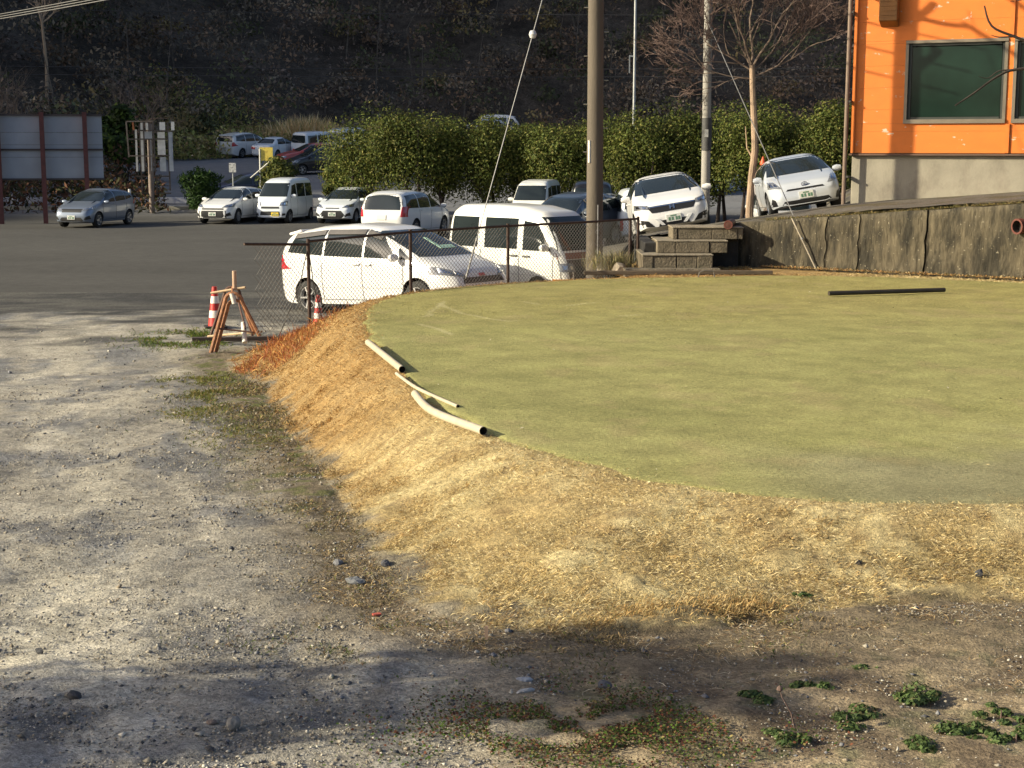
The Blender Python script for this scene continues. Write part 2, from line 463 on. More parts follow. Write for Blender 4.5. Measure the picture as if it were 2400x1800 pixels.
# ---- the wooded hill: across the view and round on the left, where it keeps the sun off the far slope
HF = np.array([(-170, -20), (-125, 20), (-88, 54), (-55, 74), (-30, 92), (-20, 112), (-8, 121), (20, 122), (60, 121), (110, 100), (160, 70)], float)
hx = np.arange(-230, 180, 2.5); hy = np.arange(-30, 240, 2.5)
HX, HY = np.meshgrid(hx, hy)
hpoly = np.vstack([HF, [(260, 300), (-300, 300), (-300, -20)]])
def hill_D(x, y):
    d = seg_dist(x, y, HF, False); return np.where(inside(x, y, hpoly), d, -d)
def z_hill(x, y, D=None):
    if D is None: D = hill_D(x, y)
    left = sstep((-38 - x) / 20)
    z = np.interp(y, [60, 75, 90, 115], [0, .45, 1.7, 2.7]) - .4
    z = z + np.minimum(np.maximum(D, 0), 75) * (0.62 + .55 * left) + (fbm(x * .05, y * .05, 4, 13) - .5) * np.clip(D * .25, 0, 7)
    return z
HD = hill_D(HX, HY); HZ = z_hill(HX, HY, HD)
hi = np.arange(HX.size).reshape(HX.shape)
hq = np.stack([hi[:-1, :-1], hi[:-1, 1:], hi[1:, 1:], hi[1:, :-1]], -1).reshape(-1, 4)
keep = (HD.ravel()[hq] > -1.5).all(1)
HZ = np.where(HD < 0, HZ - 1.0, HZ)
ho = link('hill', np_mesh('hill', np.column_stack([HX.ravel(), HY.ravel(), HZ.ravel()]), hq[keep],
                          np.array([[.07, .057, .044]]) * (.6 + .8 * fbm(HX.ravel() * .2, HY.ravel() * .2, 3, 8))[:, None], True),
          ground_mat('hill_soil', fine=.4, bump=1, scales=(.2, 1.2, 6), speck=.3))
tag(ho, 'dark wooded hillside filling the background', kind='structure')

# ---- the terrace on the right
tx = np.arange(1.12, 40, .25); ty = np.arange(23.0, 49, .25)
TX, TY = np.meshgrid(tx, ty)
WA, WB = np.array([4.63, 28.3]), np.array([8.4, 25.7]); WD = (WB - WA) / np.linalg.norm(WB - WA); WN = np.array([-WD[1], WD[0]])   # WN points back
back = (TX - WA[0]) * WN[0] + (TY - WA[1]) * WN[1]
LW = sstep((TX - 1.2) / 1.5)
TZ = (.08 - .1 * (TY > 44)) * (1 - LW) + z_terr(TX, TY) * LW + .03 * (fbm(TX * 1.3, TY * 1.3, 3, 15) - .5)
ti = np.arange(TX.size).reshape(TX.shape)
tq = np.stack([ti[:-1, :-1], ti[:-1, 1:], ti[1:, 1:], ti[1:, :-1]], -1).reshape(-1, 4)
ok = ((back.ravel()[tq] > .12) & (((TX.ravel()[tq] > 4.3) | ((TY.ravel()[tq] > 28.9) & (TX.ravel()[tq] > 2.55)) | (TY.ravel()[tq] > 31.2)))).all(1)
tcol = mix(np.array([.13, .118, .10]) + 0 * TX[..., None], np.array([.10, .085, .05]), sstep((fbm(TX * 2, TY * 2, 3, 17) - .45) / .2))
tor = link('terrace', np_mesh('terrace', np.column_stack([TX.ravel(), TY.ravel(), TZ.ravel()]), tq[ok], tcol.reshape(-1, 3), True), GM)
tag(tor, 'raised tarmac terrace behind the old concrete wall', kind='structure')
# ------------------------------------------------------------------ retaining wall
CONC = mat('mossy_concrete', (.082, .067, .042), rough=.95, var=.5, vscale=9, bump=1.0, bscale=22, second=(.026, .022, .014), sscale=3.4, sthr=(.43, .60), stretch=(1, 1, .3))
def speckle(m, c, scale, lo, hi):
    """pale lichen and exposed aggregate over an existing material"""
    n, l = m.node_tree.nodes, m.node_tree.links; b = n['Principled BSDF']; src = b.inputs['Base Color'].links[0].from_socket
    tc = n.new('ShaderNodeTexCoord'); no = n.new('ShaderNodeTexNoise'); no.inputs['Scale'].default_value = scale; no.inputs['Detail'].default_value = 3
    l.new(tc.outputs['Object'], no.inputs['Vector'])
    rp = n.new('ShaderNodeMapRange'); rp.inputs[1].default_value = lo; rp.inputs[2].default_value = hi; l.new(no.outputs[0], rp.inputs[0])
    mx = n.new('ShaderNodeMix'); mx.data_type = 'RGBA'; l.new(rp.outputs[0], mx.inputs[0]); l.new(src, mx.inputs[6]); mx.inputs[7].default_value = (*c, 1)
    l.new(mx.outputs[2], b.inputs['Base Color'])
speckle(CONC, (.24, .21, .15), 24, .655, .74)
CONC2 = mat('step_concrete', (.15, .122, .083), rough=.95, var=.3, vscale=6, bump=.7, bscale=30, second=(.10, .085, .055), sscale=4, sthr=(.5, .66))
DARKC = mat('dark_concrete', (.03, .028, .026), rough=.95, var=.3, bump=.5)
RUST = mat('rusty_steel', (.05, .027, .019), rough=.8, var=.35, vscale=14, bump=.3)
def wall_pt(t, d=0.0):
    p = WA + WD * t - WN * d                    # d: towards the camera
    return p
wall = thing('retaining_wall', 'mossy stained concrete retaining wall running right from the steps', 'wall', (WA[0], WA[1], 1.0))
joints = [-0.62, 1.22, 1.81, 3.04, 4.95, 7.0]
for k in range(len(joints) - 1):
    a, b = joints[k] + .012, joints[k + 1] - .012
    na, nb_ = max(4, int((b - a) / .07)), 16
    u = np.linspace(a, b, na); w = np.linspace(0, 1, nb_)
    U, Wv = np.meshgrid(u, w)
    JA = (fbm(Wv * 4 + a * 3.1, 0 * Wv + a, 3, 19) - .5) * .16; JB = (fbm(Wv * 4 + joints[k + 1] * 3.1, 0 * Wv + joints[k + 1], 3, 19) - .5) * .16
    JA = (fbm(Wv * 4 + joints[k] * 3.1, 0 * Wv + joints[k], 3, 19) - .5) * .16
    fU = (U - a) / (b - a); UJ = U + JA * (1 - fU) + JB * fU
    top = 1.86 + .088 * U + .03 * (fbm(U * 3, U * 0 + 3.3 + k, 3, 2) - .5) * 2
    zz = .80 + (top - .80) * Wv
    edge = np.minimum(np.minimum(U - a, b - U) / .05, 1)
    dep = .03 + .012 * ((k * 7) % 3) - .03 * (1 - np.sqrt(np.clip(edge, 0, 1))) + .05 * (fbm(U * 5, zz * 5, 4, 6) - .5) - .03 * np.clip((Wv - .9) / .1, 0, 1) ** 2
    dep = dep + .03 * np.clip((.35 - (zz - 1)) / .3, 0, 1)
    px = WA[0] + WD[0] * UJ - WN[0] * dep; py = WA[1] + WD[1] * UJ - WN[1] * dep
    fr = np.stack([px, py, zz], -1).reshape(-1, 3)
    bk = np.stack([WA[0] + WD[0] * UJ + WN[0] * .35, WA[1] + WD[1] * UJ + WN[1] * .35, zz], -1).reshape(-1, 3)
    ii = np.arange(na * nb_).reshape(nb_, na); oo = na * nb_
    fs = [np.stack([ii[:-1, :-1], ii[:-1, 1:], ii[1:, 1:], ii[1:, :-1]], -1).reshape(-1, 4),
          np.stack([ii[-1, :-1], ii[-1, 1:], ii[-1, 1:] + oo, ii[-1, :-1] + oo], -1),
          np.stack([ii[1:, 0], ii[:-1, 0], ii[:-1, 0] + oo, ii[1:, 0] + oo], -1),
          np.stack([ii[:-1, -1], ii[1:, -1], ii[1:, -1] + oo, ii[:-1, -1] + oo], -1)]
    vs = np.vstack([fr, bk]) - np.array([WA[0], WA[1], 1.0])
    link('wall_panel', np_mesh('wall_panel', vs, np.vstack(fs), None, True), CONC, wall)
# weathered lip of earth and leaves along the wall top is part of the terrace

# ------------------------------------------------------------------ steps of loose concrete blocks
st = thing('concrete_steps', 'crumbling concrete block steps climbing to the terrace beside the wall', 'steps', (3.0, 27.6, 1.0))
def block(x0, x1, y0, y1, z0, z1, parent=st, name='block', m=CONC2, dz=0):
    mb = MB(); mb.box(((x0 + x1) / 2 - 3.0, (y0 + y1) / 2 - 27.6, (z0 + z1) / 2 - 1.0), (x1 - x0 - .008, y1 - y0, z1 - z0), rz=random.uniform(-.012, .012))
    return mb.obj(name, m, parent, bevel=.012)
for (xa, cuts, y0, z0, z1) in ((2.33, (.20, .62, .98, 1.26), 27.45, .9, 1.30), (2.62, (.33, .95, 1.27), 27.78, 1.303, 1.53), (2.93, (.09, .72, 1.19, 1.29), 28.1, 1.533, 1.755)):
    p = 0
    for c in cuts:
        block(xa + p, xa + c, y0 + random.uniform(-.012, .012), 28.95, z0, z1 - .03, dz=0); p = c
    mb = MB(); mb.box((xa + cuts[-1] / 2 - 3.0, (y0 + 28.97) / 2 - 27.6 - .008, z1 - .012 - 1.0), (cuts[-1] + .012, 28.97 - y0 + .016, .022))
    mb.obj('tread', mat('pale_concrete_edge', (.235, .20, .145), rough=.9, var=.3, vscale=10, bump=.4), st, bevel=.006)
MB().box((.62, 1.06, .22), (1.1, .6, .62)).obj('core_block', DARKC, st, bevel=.02)  # recessed core under the steps, its shade put into the near-black colour
MB().box((-.15, -.22, -.02), (1.72, .36, .16), rz=.02).obj('ground_slab', CONC2, st, bevel=.02)
tb = MB(); tb.box((0, 0, 0), (3.3, .09, .07), rz=.02)
o = tb.obj('timber_edging', mat('grey_brown_timber', (.10, .075, .05), rough=.9, var=.3, stretch=(1, 8, 8)), bevel=.01)
o.location = (2.9, 26.78, 1.03); tag(o, 'long dark timber edging lying between the green and the steps', 'timber')
br = MB(); br.tube([(0, 0, 0), (.02, 0, .08), (.10, 0, .11), (.26, 0, .10), (.28, 0, 0)], .012)
o = br.obj('hoop', mat('dull_grey_metal', (.16, .14, .12), rough=.6, metal=.6)); o.location = (3.18, 26.2, 1.0); tag(o, 'small bent metal hoop standing on the far edge of the green', 'metal hoop')
# side of the terrace, in near-black concrete
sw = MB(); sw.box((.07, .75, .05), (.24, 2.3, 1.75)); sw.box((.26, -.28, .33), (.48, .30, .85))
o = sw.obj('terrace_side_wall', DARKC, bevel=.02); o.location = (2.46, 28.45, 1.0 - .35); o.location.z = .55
tag(o, 'near-black concrete side wall of the terrace left of the steps', 'wall')
# round pipe ends
for nm, loc, lab, r_ in (('pipe_end', (3.96, 28.15, 1.80), 'round rusty red pipe end on the top step', .075),
                         ('drain_pipe', (WA + WD * 4.72 - WN * .06).tolist() + [1.90], 'dark drain pipe with red rim jutting from the wall at the right edge', .12)):
    t = thing(nm, lab, 'pipe', loc)
    d = Vector((-.25, -1, -.02)).normalized()
    if nm == 'drain_pipe': d = Vector((-.9, -.45, -.03)).normalized()
    q = d.to_track_quat('Z', 'Y')
    a = MB(); a.lathe([(r_ * .82, .14), (r_ * .82, .02), (0.001, .02)], 20); a.lathe([(r_, -.5), (r_, .14)], 20)
    p = a.obj('pipe_body', mat('black_pipe', (.03, .022, .02), rough=.5), t, True); p.rotation_euler = q.to_euler()
    if nm == 'pipe_end':
        a = MB(); a.lathe([(r_ * .84, .145), (.001, .15)], 20); p = a.obj('end_cap', mat('rust_red_dark', (.07, .022, .014), rough=.8, var=.4), t, True); p.rotation_euler = q.to_euler()
    a = MB(); a.lathe([(r_ * 1.0, .06), (r_ * 1.09, .06), (r_ * 1.09, .15), (r_ * .84, .15), (r_ * .84, .1)], 20)
    p = a.obj('rim', mat('rust_red_paint', (.11, .028, .018), rough=.6, var=.3), t, True); p.rotation_euler = q.to_euler()

# ------------------------------------------------------------------ orange building
BP = np.array([6.87, 31.5]); BDv = np.array([.905, -.425]); BDv /= np.linalg.norm(BDv)
bang = math.atan2(BDv[1], BDv[0])
bld = thing('orange_building', 'peeling orange boarded building on a grey concrete base', 'building', (BP[0], BP[1], 0), (0, 0, bang))
ORANGE = mat('orange_paint', (.62, .155, .013), rough=.6, var=.06, vscale=3, second=(.50, .41, .31), sscale=3.4, sthr=(.615, .64), stretch=(1, 1, 1.8), bump=.12, bscale=60)
ORT = mat('orange_trim', (.60, .15, .014), rough=.55, var=.06)
FND = mat('plinth_concrete', (.265, .24, .188), rough=.9, var=.16, vscale=2.2, bump=.25, bscale=30, second=(.19, .165, .13), sscale=1.6, sthr=(.5, .68), stretch=(1, 1, .7))
# local frame: x along the wall, y into the building, z world height
W0 = [(1.03, 2.98), (3.09, 5.0)]; WZ = (3.655, 5.275)
MB().box((4.5, 3.06, 2.2), (8.98, 5.98, 1.66)).obj('plinth', FND, bld, bevel=.015)
MB().box((4.5, 3.0, 3.045), (9.06, 6.08, .035)).obj('flashing', mat('brown_flashing', (.10, .055, .035), rough=.6), bld)
core = MB()
core.box((.515, 3.03, 6.1), (1.03, 5.9, 6.08)); core.box((7.0, 3.03, 6.1), (4.0, 5.9, 6.08))
core.box((3.015, 3.03, 3.36), (3.97, 5.9, .59)); core.box((3.015, 3.03, 7.21), (3.97, 5.9, 3.86)); core.box((3.035, .25, 4.465), (.11, .34, 1.62)); core.box((3.0, 3.5, 4.465), (3.9, 4.9, 1.6))
core.obj('wall_core', mat('dark_interior', (.02, .025, .022), rough=.9), bld)
zb = 3.075; bh = .43
while zb < 9.0:
    z1 = zb + bh - .0025
    cuts = [(.0, 9.0)] if (z1 < WZ[0] or zb > WZ[1]) else None
    if cuts is None:
        if zb < WZ[0] - .02 : parts = [(0, 9.0, zb, WZ[0]), (0, 1.03, WZ[0] + .003, z1), (2.98, 3.09, WZ[0] + .003, z1), (5.0, 9.0, WZ[0] + .003, z1)]
        elif z1 > WZ[1] + .02: parts = [(0, 9.0, WZ[1], z1), (0, 1.03, zb, WZ[1] - .003), (2.98, 3.09, zb, WZ[1] - .003), (5.0, 9.0, zb, WZ[1] - .003)]
        else: parts = [(0, 1.03, zb, z1), (2.98, 3.09, zb, z1), (5.0, 9.0, zb, z1)]
    else: parts = [(0, 9.0, zb, z1)]
    for (xa, xb, za, zc) in parts:
        mb = MB(); mb.add([(xa, .0, za), (xb, .0, za), (xb, .002, zc), (xa, .002, zc), (xa, .07, za), (xb, .07, za), (xb, .07, zc), (xa, .07, zc)],
                          [(0, 1, 2, 3), (4, 7, 6, 5), (0, 4, 5, 1), (3, 2, 6, 7), (0, 3, 7, 4), (1, 5, 6, 2)])
        mb.obj('siding_board', ORANGE, bld)
    zb += bh
MB().box((3.035, -.02, 3.36), (.075, .035, .56)).box((3.035, -.02, 7.2), (.075, .035, 3.8)).obj('cover_strip', ORT, bld)
MB().box((.035, -.012, 6.1), (.07, .04, 6.05)).obj('corner_trim', ORT, bld)
FRM = mat('grey_aluminium', (.20, .17, .13), rough=.45, metal=.5, var=.1)
def pane_mat():
    m = mat('green_glass', (.008, .022, .016), rough=.12, var=.35, vscale=1.1, spec=.32)
    return m
for xa, xb in W0:
    f = MB()
    f.box(((xa + xb) / 2, .02, WZ[1] - .03), (xb - xa, .09, .06)); f.box(((xa + xb) / 2, .01, WZ[0] + .04), (xb - xa, .12, .08))
    f.box((xa + .03, .02, (WZ[0] + WZ[1]) / 2), (.06, .09, WZ[1] - WZ[0] - .15)); f.box((xb - .03, .02, (WZ[0] + WZ[1]) / 2), (.06, .09, WZ[1] - WZ[0] - .15))
    w = f.obj('window', FRM, bld)
    s = MB(); s.box((xa + .09, .055, (WZ[0] + WZ[1]) / 2), (.05, .04, WZ[1] - WZ[0] - .15)); s.box((xb - .085, .055, (WZ[0] + WZ[1]) / 2), (.045, .04, WZ[1] - WZ[0] - .15))
    s.box(((xa + xb) / 2, .055, WZ[0] + .10), (xb - xa - .25, .04, .05)); s.box(((xa + xb) / 2, .055, WZ[1] - .085), (xb - xa - .25, .04, .05))
    s.obj('sash', mat('dark_green_sash', (.03, .035, .03), rough=.5), w)
    MB().box(((xa + xb) / 2, .062, (WZ[0] + WZ[1]) / 2), (xb - xa - .24, .012, WZ[1] - WZ[0] - .26)).obj('pane', pane_mat(), w)
vh = MB(); vh.box((.70, -.13, 5.98), (.36, .24, .66)); vh.add([(.52, -.25, 5.65), (.88, -.25, 5.65), (.88, -.01, 5.55), (.52, -.01, 5.55), (.52, -.01, 5.65), (.88, -.01, 5.65)],
       [(0, 1, 2, 3), (0, 3, 4), (1, 5, 2), (0, 4, 5, 1)])
vh.obj('vent_hood', mat('brown_vent', (.22, .095, .02), rough=.6, var=.15), bld, bevel=.015)
for k in range(6): MB().box((.70, -.256, 5.76 + k * .09), (.30, .014, .014)).obj('louvre', mat('brown_vent', (.22, .095, .02)), bld)
dp = MB(); dp.tube([(-.08, -.17, 2.02), (-.05, -.17, 9.0)], .042, 10)
dp.obj('drainpipe', mat('dull_pipe_paint', (.16, .11, .08), rough=.5), bld, True)
for z in (2.6, 4.1, 5.85, 7.4): MB().box((-.05, -.075, z), (.11, .24, .035)).obj('pipe_bracket', mat('dark_bracket', (.04, .035, .03), rough=.6), bld)
MB().box((4.5, 2.9, 9.25), (9.8, 7.0, .18)).obj('roof', mat('roof_sheet', (.12, .11, .1), rough=.6), bld)

# ------------------------------------------------------------------ poles, guys and wires
CP = mat('pole_concrete', (.105, .086, .065), rough=.85, var=.15, vscale=3, bump=.2, bscale=30, stretch=(1, 1, .25))
GALV = mat('galvanised_wire', (.24, .235, .23), rough=.5, metal=.4, var=.05)
pm = thing('utility_pole', 'thick weathered concrete utility pole behind the chain link fence', 'pole', (1.60, 29.8, 0))
MB().tube([(0, 0, .0), (-.02, 0, 9.6)], [.166, .135], 22).obj('shaft', CP, pm, True)
for k in range(11): MB().tube([(.15 * (1 if k % 2 else -1), -.02, 3.1 + k * .45), (.235 * (1 if k % 2 else -1), -.02, 3.1 + k * .45)], .011, 6).obj('step_bolt', mat('bolt_steel', (.35, .33, .3), rough=.4, metal=.7), pm)
MB().tube([(-.12, -.11, 2.9), (-.12, -.11, 3.32)], .028, 8).obj('white_marker', mat('white_plastic', (.7, .68, .62), rough=.5), pm, True)
MB().tube([(.05, -.168, .8), (.05, -.16, 2.1)], .014, 6).obj('earth_conduit', GALV, pm, True)
ca = MB(); ca.box((0, -.16, 7.5), (1.8, .08, .08)); ca.box((0, -.16, 8.4), (1.5, .08, .08)); ca.obj('crossarm', RUST, pm)
for s in (-.8, -.1, .6): MB().lathe([(.03, 7.55), (.055, 7.58), (.04, 7.62), (.055, 7.66), (.02, 7.7)], 12, (s, -.16, 0)).obj('insulator', mat('white_ceramic', (.7, .7, .68), rough=.2), pm, True)
ps = thing('utility_pole', 'slimmer grey utility pole standing between the hedge and the bare tree', 'pole', (5.13, 41, 0))
MB().tube([(0, 0, 0), (-.03, 0, 10)], [.125, .10], 18).obj('shaft', mat('grey_pole_concrete', (.27, .255, .23), rough=.85, var=.15, vscale=3, stretch=(1, 1, .25)), ps, True)
MB().tube([(.0, 0, 3.1), (0, 0, 3.95)], [.131, .129], 18, False).obj('dark_wrap', mat('dark_wrap', (.05, .05, .05), rough=.7, var=.3), ps, True)
MB().box((.0, -.13, 6.1), (.18, .12, .22)).obj('junction_box', mat('dark_bracket', (.04, .035, .03)), ps, bevel=.01)
MB().box((-.02, -.125, 3.55), (.09, .02, .2)).obj('number_tag', mat('pale_tag', (.42, .42, .4), rough=.5), ps)
pl = thing('lamp_pole', 'thin pale metal pole with a small bracket rising above the hedge', 'pole', (5.62, 72, 0))
MB().tube([(0, 0, 0), (.03, 0, 13)], [.075, .05], 12).obj('shaft', mat('pale_metal', (.36, .37, .37), rough=.45, metal=.4), pl, True)
b_ = MB(); b_.bar((.03, 0, 7.3), (-.24, 0, 7.32), .07); b_.bar((-.22, 0, 7.3), (-.22, 0, 6.55), .05); b_.obj('bracket', mat('pale_metal', (.36, .37, .37)), pl)
def wire(name, a, b, r_, label, cat, sag=0.0, n=14, group=None, m=GALV):
    pts = [Vector(a).lerp(Vector(b), k / n) - Vector((0, 0, sag * 4 * (k / n) * (1 - k / n))) for k in range(n + 1)]
    o = MB().tube(pts, r_, 5).obj(name, m, None, True); return tag(o, label, cat, group)
ga, gb = Vector((-.78, 25.9, 1.0)), Vector((1.40, 29.05, 8.9))
gt = thing('guy_wire', 'long guy wire with a pale round insulator slanting up to the thick pole', 'guy wire', ga)
MB().tube([(0, 0, 0), gb - ga], .009, 5).obj('cable', GALV, gt)
pi_ = (gb - ga) * .525
MB().lathe([(0.001, -.075), (.05, -.06), (.07, 0), (.05, .06), (0.001, .075)], 14).obj('insulator', mat('pale_grey_ceramic', (.50, .50, .50), rough=.35), gt, True).location = pi_
MB().tube([(gb - ga) * .003, (gb - ga) * .085], .016, 8).obj('guard_sleeve', mat('grey_sleeve', (.33, .32, .3), rough=.5), gt, True)
g2a = Vector((5.47, 27.62, 1.06)); g2b = Vector((5.12, 40.9, 6.35))
gt = thing('guy_wire', 'thin guy wire anchored at the foot of the retaining wall', 'guy wire', g2a)
MB().tube([(0, 0, 0), (g2b - g2a)], .010, 5).obj('cable', GALV, gt)
wv = WA + WD * .578 - WN * .1
gt['label'] = 'thin slack guy wire running from the slim grey pole down past the silver car'
t = thing('wall_stay', 'pale rusty rod leaning against the retaining wall', 'rod', g2a)
e_ = Vector((wv[0], wv[1] - .02, 1.93)) - g2a
MB().tube([(0, -.03, -.05), e_], .013, 6).obj('rod', mat('pale_rusty_rod', (.34, .29, .22), rough=.6, var=.3), t, True)
MB().tube([e_ * .56, e_ * .60], .03, 8).obj('clamp', mat('bolt_steel', (.35, .33, .3)), t, True)
for k, (dz, dx) in enumerate(((0, 0), (.22, .35), (.45, .7))):
    wire('overhead_wire', (-28 + dx, 77.5 + dx, 9.0 + dz * .9), (1.5 + (k - 1) * .7, 29.05, 7.5 + k * .22), .018,
         ('lowest of the three overhead wires crossing the top left corner', 'middle one of the three overhead wires in the top left corner', 'topmost of the three overhead wires in the top left corner')[k],
         'wire', .12, 20, 'overhead wires running away to the left')
for k, (e0, e1, e2, lab) in enumerate((((1.3, 29.05, 8.62), (6.75, 31.62, 6.5), .2, 'unseen cable from the thick pole to the orange building, added for its shadow'), ((-14, 11.5, 10.2), (1.2, 29.05, 8.7), .3, 'unseen heavy cable from the thick pole over the green, added for its shadow'), ((-14.6, 12.8, 10.9), (1.6, 29.05, 9.5), .3, 'upper unseen heavy cable from the thick pole, added for its shadow'))):
    wire('shadow_cable', e0, e1, .045, lab, 'cable', e2, 16, None, mat('black_cable', (.02, .02, .02), rough=.6))  # added out of frame to throw diagonal shadows on the orange wall
DKW = mat('dark_cable', (.03, .03, .032), rough=.6)
for k, (y0, za, zb_) in enumerate(((100, 8.6, 8.7), (100, 8.1, 8.2), (104, 12.6, 12.2))):
    wire('far_cable', (-55, y0, za), (60, y0 + 2, zb_), .022, ('upper of the two thin dark cables low across the hillside', 'lower of the two thin dark cables low across the hillside', 'single thin dark cable high across the hillside')[k], 'wire', .5, 24, 'dark cables strung before the hillside', DKW)

# ------------------------------------------------------------------ chain link fence
PF = [(-3.9, 22.4), (-3.1, 23.4), (-1.65, 25.0), (-.07, 26.6), (1.5, 28.15), (2.38, 29.1)]
FT = [1.80, 1.78, 1.835, 1.85, 1.85, 1.86]
fen = thing('chain_link_fence', 'rusty chain link fence along the back of the putting green', 'fence', (PF[1][0], PF[1][1], 0))
OF = Vector((PF[1][0], PF[1][1], 0))
FB = [.42, .60, .72, .75, .75, .78]
WIRE = mat('mesh_wire', (.16, .155, .145), rough=.55, metal=.5, var=.1)
for k, (p, t_) in enumerate(zip(PF, FT)):
    if k == 0: continue
    if k == 4: continue
    z0 = zl(*p) - .3
    MB().tube([Vector((p[0], p[1], z0)) - OF, Vector((p[0], p[1], t_ + .04)) - OF], .027, 10).obj('post', RUST, fen, True)
MB().tube([Vector((2.22, 28.95, .5)) - OF, Vector((2.22, 28.95, 1.86)) - OF], .03, 10).obj('post', RUST, fen, True)
for k in range(5):
    a, b = Vector((*PF[k], FT[k])) - OF, Vector((*PF[k + 1], FT[k + 1])) - OF
    if k == 0: b = b - (b - a) * .03 - Vector((0, 0, .045))
    MB().tube([a, b], .021, 8).obj('top_rail', RUST, fen, True)
    a2, b2 = Vector((*PF[k], FT[k])), Vector((*PF[k + 1], FT[k + 1])); L = math.hypot(b2.x - a2.x, b2.y - a2.y)
    h0, h1 = FB[k], FB[k + 1]; sp = .078
    mb = MB(); cnt = int((L + 1.5) / sp)
    s_lo = .12 * L if k == 0 else 0
    for dirn in (1, -1):
        for i in range(-24, cnt + 24):
            s0 = i * sp
            # diagonal s = s0 + dirn * (z-zlo)
            seg = []
            for j in range(7):
                w = j / 6; s = s0 + dirn * w * 1.16
                seg.append((s, w))
            pts = []
            for s, w in seg:
                if s_lo <= s <= L:
                    f = s / L; zlo = h0 + (h1 - h0) * f; zhi = a2.z + (b2.z - a2.z) * f - .02
                    q = a2.lerp(b2, f); pts.append(Vector((q.x, q.y + .006 * dirn, zlo + (zhi - zlo) * w)) - OF)
            if len(pts) >= 2: mb.tube([pts[0], pts[-1]], .0042, 3, False)
    o = mb.obj('chain_link_mesh', WIRE, fen); o['kind'] = 'stuff'
for dx, dy in ((-.42, -.45), (.22, .2)):
    MB().tube([Vector((0, 0, 1.72)), Vector((dx * .3, dy * .3, 1.1)), Vector((dx, dy, .35))], .008, 5).obj('stay_wire', mat('dark_bracket', (.04, .035, .03)), fen)

# ------------------------------------------------------------------ trestle and cones by the bank
OR2 = mat('rusty_orange_pipe', (.27, .115, .05), rough=.6, var=.35, vscale=16, bump=.2)
DKP = mat('dark_rusty_pipe', (.10, .05, .035), rough=.7, var=.3)
WHP = mat('old_white_plastic', (.62, .58, .50), rough=.5, var=.15)
tr = thing('trestle', 'rusty orange pipe trestle standing at the foot of the grassy bank', 'trestle', (-4.52, 24.1, 0)); tr.scale = (1.1, 1.0, .92)
def v(x, y, z): return Vector((x - 0, y - 0, z))
zf = zl(-4.58, 23.9)
def leg_u(xc, yc, zt_, wl, wr, zl_, zr_, r_, m, nm):
    pts = []
    pts.append((xc - wl, yc, zl_))
    for k in range(9):
        t = math.pi * (1 - k / 8); pts.append((xc + .12 * math.cos(t), yc + .02, zt_ - .14 + .14 * math.sin(t)))
    pts.append((xc + wr, yc, zr_))
    return MB().tube(pts, r_, 8).obj(nm, m, tr, True)
leg_u(.16, -.25, 1.03, .34, .36, 0.0, .30, .030, OR2, 'end_frame'); leg_u(.18, -.19, .90, .30, .27, 0.02, .32, .028, OR2, 'end_frame')
leg_u(-.12, 1.35, .98, .36, .30, 0.03, .05, .022, DKP, 'end_frame')
MB().tube([(.16, -.32, .99), (-.12, 1.45, .97)], .022, 8).obj('ridge_pipe', OR2, tr, True)
MB().tube([(-.45, 1.42, .86), (.10, 1.25, .98)], .022, 8).obj('cross_pipe', mat('pale_timber', (.42, .30, .18), rough=.7, var=.2), tr, True)
MB().tube([(-.02, 1.0, .96), (-.02, 1.0, 1.30)], .032, 10).obj('stub_post', mat('pale_wood_post', (.45, .30, .20), rough=.7), tr, True)
MB().tube([(.19, -.33, .86), (.15, -.31, 1.03)], .033, 12).obj('white_sleeve', WHP, tr, True)
MB().tube([(.30, -.2, .18), (.24, .1, .48)], .036, 12).obj('white_tube', WHP, tr, True)
MB().tube([(-.42, .9, .14), (.5, .1, .33)], .02, 8).obj('lower_rail', mat('pale_timber', (.42, .30, .18)), tr, True)
MB().tube([(-.05, -.22, .42), (.42, -.22, .36)], .016, 8).obj('brace', DKP, tr, True)
MB().tube([(.02, .9, .9), (.30, -.1, .4)], .014, 8).obj('brace', DKP, tr, True)
MB().box((.05, 1.2, .06), (1.5, .16, .07), rz=.15).obj('base_plank', mat('dark_plank', (.05, .035, .03), rough=.9), tr)
RED = mat('cone_red', (.42, .022, .016), rough=.45, var=.12)
WHT = mat('cone_white', (.72, .66, .60), rough=.45, var=.12)
def cone(loc, label, s, lean=0.0):
    t = thing('traffic_cone', label, 'traffic cone', loc, (lean, lean * .6, .3), 'traffic cones by the bank')
    MB().box((0, 0, .02), (.36 * s, .36 * s, .04)).obj('base', mat('black_rubber', (.018, .016, .016), rough=.8), t, bevel=.008)
    zs = [.04, .18, .30, .42, .54, .70]; r0, r1 = .125 * s, .042 * s
    for k in range(5):
        za, zb_ = zs[k] * s, zs[k + 1] * s; ra = r0 + (r1 - r0) * (zs[k] - .04) / .66; rb = r0 + (r1 - r0) * (zs[k + 1] - .04) / .66
        MB().lathe([(ra, za), (rb, zb_ - .002)] + ([(.001, zb_)] if k == 4 else []), 20).obj('band', RED if k % 2 == 0 else WHT, t, True)
    return t
cone((-5.30, 27.3, 0.0), 'red and white banded traffic cone standing behind the trestle', 1.06)
cone((-3.47, 27.4, 0.02), 'small red and white cone beside the rear wheel of the white minivan', .8)

